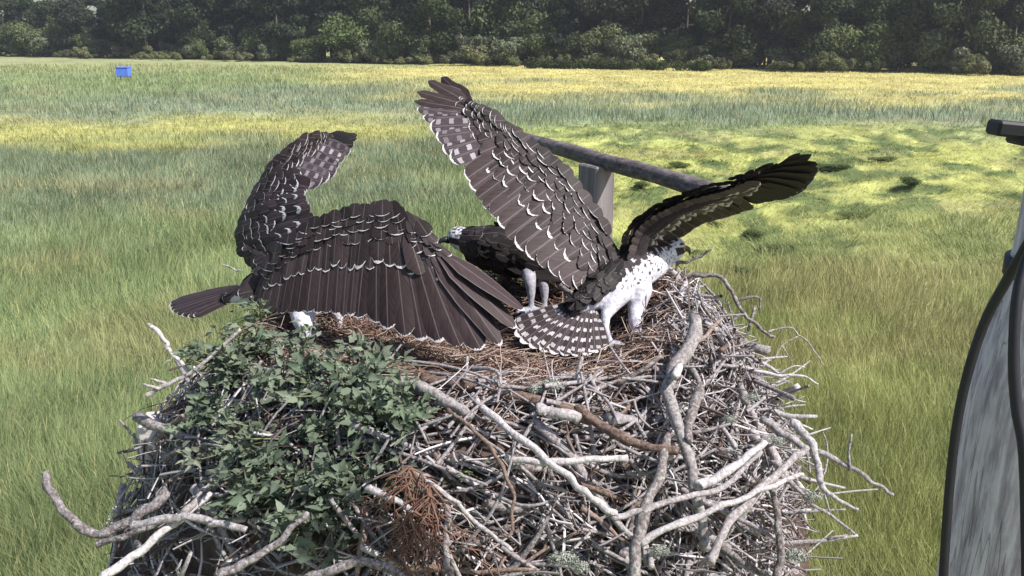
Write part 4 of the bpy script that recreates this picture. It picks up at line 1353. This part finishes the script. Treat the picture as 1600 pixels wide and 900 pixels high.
# ------------------------------------------------------------------ right osprey
B = thing('osprey', 'right osprey with both wings raised, barred tail and white legs', 'bird', NS(975, 540), 'young ospreys on the nest')
f1, f2 = NS(954, 546, .01), NS(1000, 528, .01)
upB = Vector((-.55, -.25, .80)).normalized()
sp = chain([(905, 476, 2.43, .028), (930, 458, 2.46, .050), (962, 434, 2.50, .066), (992, 420, 2.54, .067), (1016, 411, 2.59, .056), (1034, 402, 2.63, .043), (1044, 396, 2.66, .036)], upB, DK, WH, .3, .38)
sp += chain([(1044, 396, 2.66, .036), (1053, 388, 2.68, .037)], UPZ, WH, WH)
sp += chain([(966, 455, 2.46, .042), (956, 475, 2.44, .026), (946, 494, 2.42, .0145), (946, 515, 2.41, .0105)], UPZ, WH, WH)
sp += chain([(P(946, 515, 2.41), .0115), (f1 + Vector((0, 0, .012)), .0095)], UPZ, GY, GY)
sp += chain([(996, 452, 2.50, .044), (995, 478, 2.49, .027), (993, 500, 2.47, .022), (993, 512, 2.47, .019)], UPZ, WH, WH)
sp += chain([(P(993, 512, 2.47), .018), (f2 + Vector((0, 0, .012)), .010)], UPZ, WH, WH)
sp += toes(f1 + Vector((0, 0, .010)), Vector((1, .3, 0))) + toes(f2 + Vector((0, 0, .010)), Vector((1, -.1, 0)))
for bn in ([(965, 425, 2.51), (925, 350, 2.52), (870, 281, 2.55), (815, 235, 2.58), (770, 198, 2.60)], [(985, 408, 2.52), (1005, 364, 2.49), (1062, 326, 2.47), (1130, 304, 2.45), (1185, 286, 2.43)]):
    sp += chain([(*b, r) for b, r in zip(bn, (.038, .025, .019, .015, .008))], UPZ, DK, DK)
hB = P(1053, 388, 2.68)


def fleckB(p, h, c):
    if c[0] > .4 and p.z > P(0, 440, 2.5).z and mnoise.noise(p * 130) > .40 - .14 * min(1, max(0, (h + 1))): return np.array((.06, .05, .052))
    return c


fwB = Vector((.8, .45, -.05))
bodyB, _, _ = build_body(B, sp, stripe(hB, fwB, UPZ, .036, fleckB), 2)
head_parts(B, hB, fwB, UPZ, .036)
wing(B, [(962, 432, 2.47), (925, 345, 2.50), (870, 273, 2.53), (815, 226, 2.56), (768, 190, 2.58), (735, 164, 2.60)], .66,
     [(912, 446, 2.42), (878, 434, 2.41), (842, 411, 2.41), (810, 385, 2.42), (781, 351, 2.44), (757, 322, 2.46), (737, 292, 2.48), (720, 266, 2.50)],
     [(703, 247, 2.52), (691, 232, 2.54), (681, 212, 2.55), (671, 196, 2.56), (660, 181, 2.58), (651, 168, 2.59), (646, 155, 2.60), (650, 141, 2.61), (667, 124, 2.62), (688, 118, 2.63)],
     14, 10, CAMV, [(.0, .66, 22, M_COVERT, .46), (.0, .46, 22, M_COVERT, .30), (.0, .34, 22, M_LESSER, .22), (.0, .24, 22, M_LESSER, .15), (-.1, .16, 22, M_LESSER, .10), (-.2, .08, 22, M_LESSER, .05), (-.3, .01, 20, M_LESSER, .0)],
     m_pri=M_BARRED, m_tipfinger=M_FLIGHT, fingers=4, fin=4, seed=5, roll=-.06)
wing(B, [(975, 425, 2.50), (1000, 358, 2.48), (1060, 318, 2.46), (1130, 297, 2.44), (1180, 279, 2.42), (1215, 259, 2.42)], .62,
     [(1005, 445, 2.60), (1036, 402, 2.66), (1062, 368, 2.70), (1100, 345, 2.70), (1140, 332, 2.68), (1172, 324, 2.66)],
     [(1202, 309, 2.62), (1222, 305, 2.58), (1244, 300, 2.55), (1260, 290, 2.53), (1272, 275, 2.50), (1276, 260, 2.48), (1268, 244, 2.46), (1248, 241, 2.44)],
     13, 9, Vector((-.3, .2, 1)), [(.0, .5, 18, M_COVERT, .4), (.0, .3, 20, M_MOTTLE, .24), (-.1, .16, 24, M_MOTTLE, .12), (-.2, .06, 26, M_MOTTLE, .05), (-.3, -.03, 26, M_LESSER, .0)],
     m_sec=M_FLIGHT, m_pri=M_PRIM_D, vrows=[(.1, .92, 12, M_UNDER, .28), (.1, .72, 14, M_UNDER, .36), (.1, .62, 16, M_MOTTLE, .62), (0, .42, 18, M_MOTTLE, .66), (-.1, .22, 22, M_MOTTLE, .75), (-.2, .08, 24, M_MOTTLE, .80)], seed=6, fingers=9, m_tipfinger=M_PRIM_D)
tl = [(801, 507), (804, 522), (813, 533), (828, 541), (845, 547), (862, 551), (880, 554), (898, 555), (916, 554), (930, 550), (942, 546)]
for i, (px, py) in enumerate(tl):
    f = i / (len(tl) - 1)
    put_feather('tail_feather', FB_TAIL, M_TAILB, B, P(893 + 36 * f, 474 + 12 * f, 2.43), P(px, py, 2.40 - .06 * math.sin(f * 2.2)), .045, Vector((-.12, -.62, .78)), -.12)
dB = (P(870, 515, 2.38) - P(992, 420, 2.54)).normalized()
scatter_feathers(B, bodyB, dB, lambda p, n, c: c[0] < .1 and p.x < P(965, 0, 2.5).x and p.x > P(880, 0, 2.45).x and p.z < P(0, 405, 2.5).z, M_DARKF, 110, .042, .014, 8)


# ------------------------------------------------------------------ middle osprey, behind and in shade
Cb = thing('osprey', 'middle osprey crouching in shade behind the others with folded wings', 'bird', P(838, 482, 2.76), 'young ospreys on the nest')
upC = Vector((.1, 0, 1)).normalized()
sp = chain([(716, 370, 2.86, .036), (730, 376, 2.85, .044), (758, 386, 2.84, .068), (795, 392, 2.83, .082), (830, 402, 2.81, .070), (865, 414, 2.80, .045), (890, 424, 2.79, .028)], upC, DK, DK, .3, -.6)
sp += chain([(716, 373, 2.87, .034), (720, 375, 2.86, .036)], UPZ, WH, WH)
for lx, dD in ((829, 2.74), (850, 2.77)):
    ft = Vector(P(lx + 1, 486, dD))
    sp += chain([(lx - 4, 420, dD + .04, .028), (lx, 444, dD, .018), (lx + 1, 462, dD, .0130), (lx + 1, 476, dD, .008)], UPZ, SHADE_WH, SHADE_WH)
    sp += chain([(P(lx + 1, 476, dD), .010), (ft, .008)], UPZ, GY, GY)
    sp += toes(ft, Vector((-1, -.2, 0)))
hC = P(716, 373, 2.87); fwC = Vector((-.9, -.35, .1))
bodyC, _, _ = build_body(Cb, sp, stripe(hC, fwC, UPZ, .036, lambda p, h, c: c), 3)
head_parts(Cb, hC, fwC, UPZ, .036)
dC = (P(890, 424, 2.79) - P(730, 376, 2.85)).normalized()
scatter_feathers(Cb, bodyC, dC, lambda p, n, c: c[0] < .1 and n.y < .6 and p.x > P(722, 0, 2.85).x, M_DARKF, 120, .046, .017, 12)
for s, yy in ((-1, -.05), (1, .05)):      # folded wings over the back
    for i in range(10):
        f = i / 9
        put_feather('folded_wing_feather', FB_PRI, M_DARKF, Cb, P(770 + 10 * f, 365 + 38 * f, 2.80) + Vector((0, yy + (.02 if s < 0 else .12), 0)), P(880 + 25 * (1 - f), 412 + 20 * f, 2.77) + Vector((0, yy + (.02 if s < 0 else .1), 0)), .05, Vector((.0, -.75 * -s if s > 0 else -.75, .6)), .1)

# ------------------------------------------------------------------ faint summer haze over the marsh
vs, fs = [], []
add_box(vs, fs, (0, 110, 13.5), (460, 330, 30), None, .01)
hz = bpy.data.materials.new('haze'); hz.use_nodes = True
hn = hz.node_tree; hn.nodes.remove(hn.nodes['Principled BSDF'])
pv = hn.nodes.new('ShaderNodeVolumePrincipled'); pv.inputs['Color'].default_value = (.93, .95, 1, 1); pv.inputs['Density'].default_value = .00045
pv.inputs['Anisotropy'].default_value = .3
hn.links.new(pv.outputs[0], hn.nodes['Material Output'].inputs['Volume'])
tag(mk('haze', mesh_np('haze', vs, fs, False), hz), 'thin bright summer haze over the marsh', 'haze', None, 'stuff')
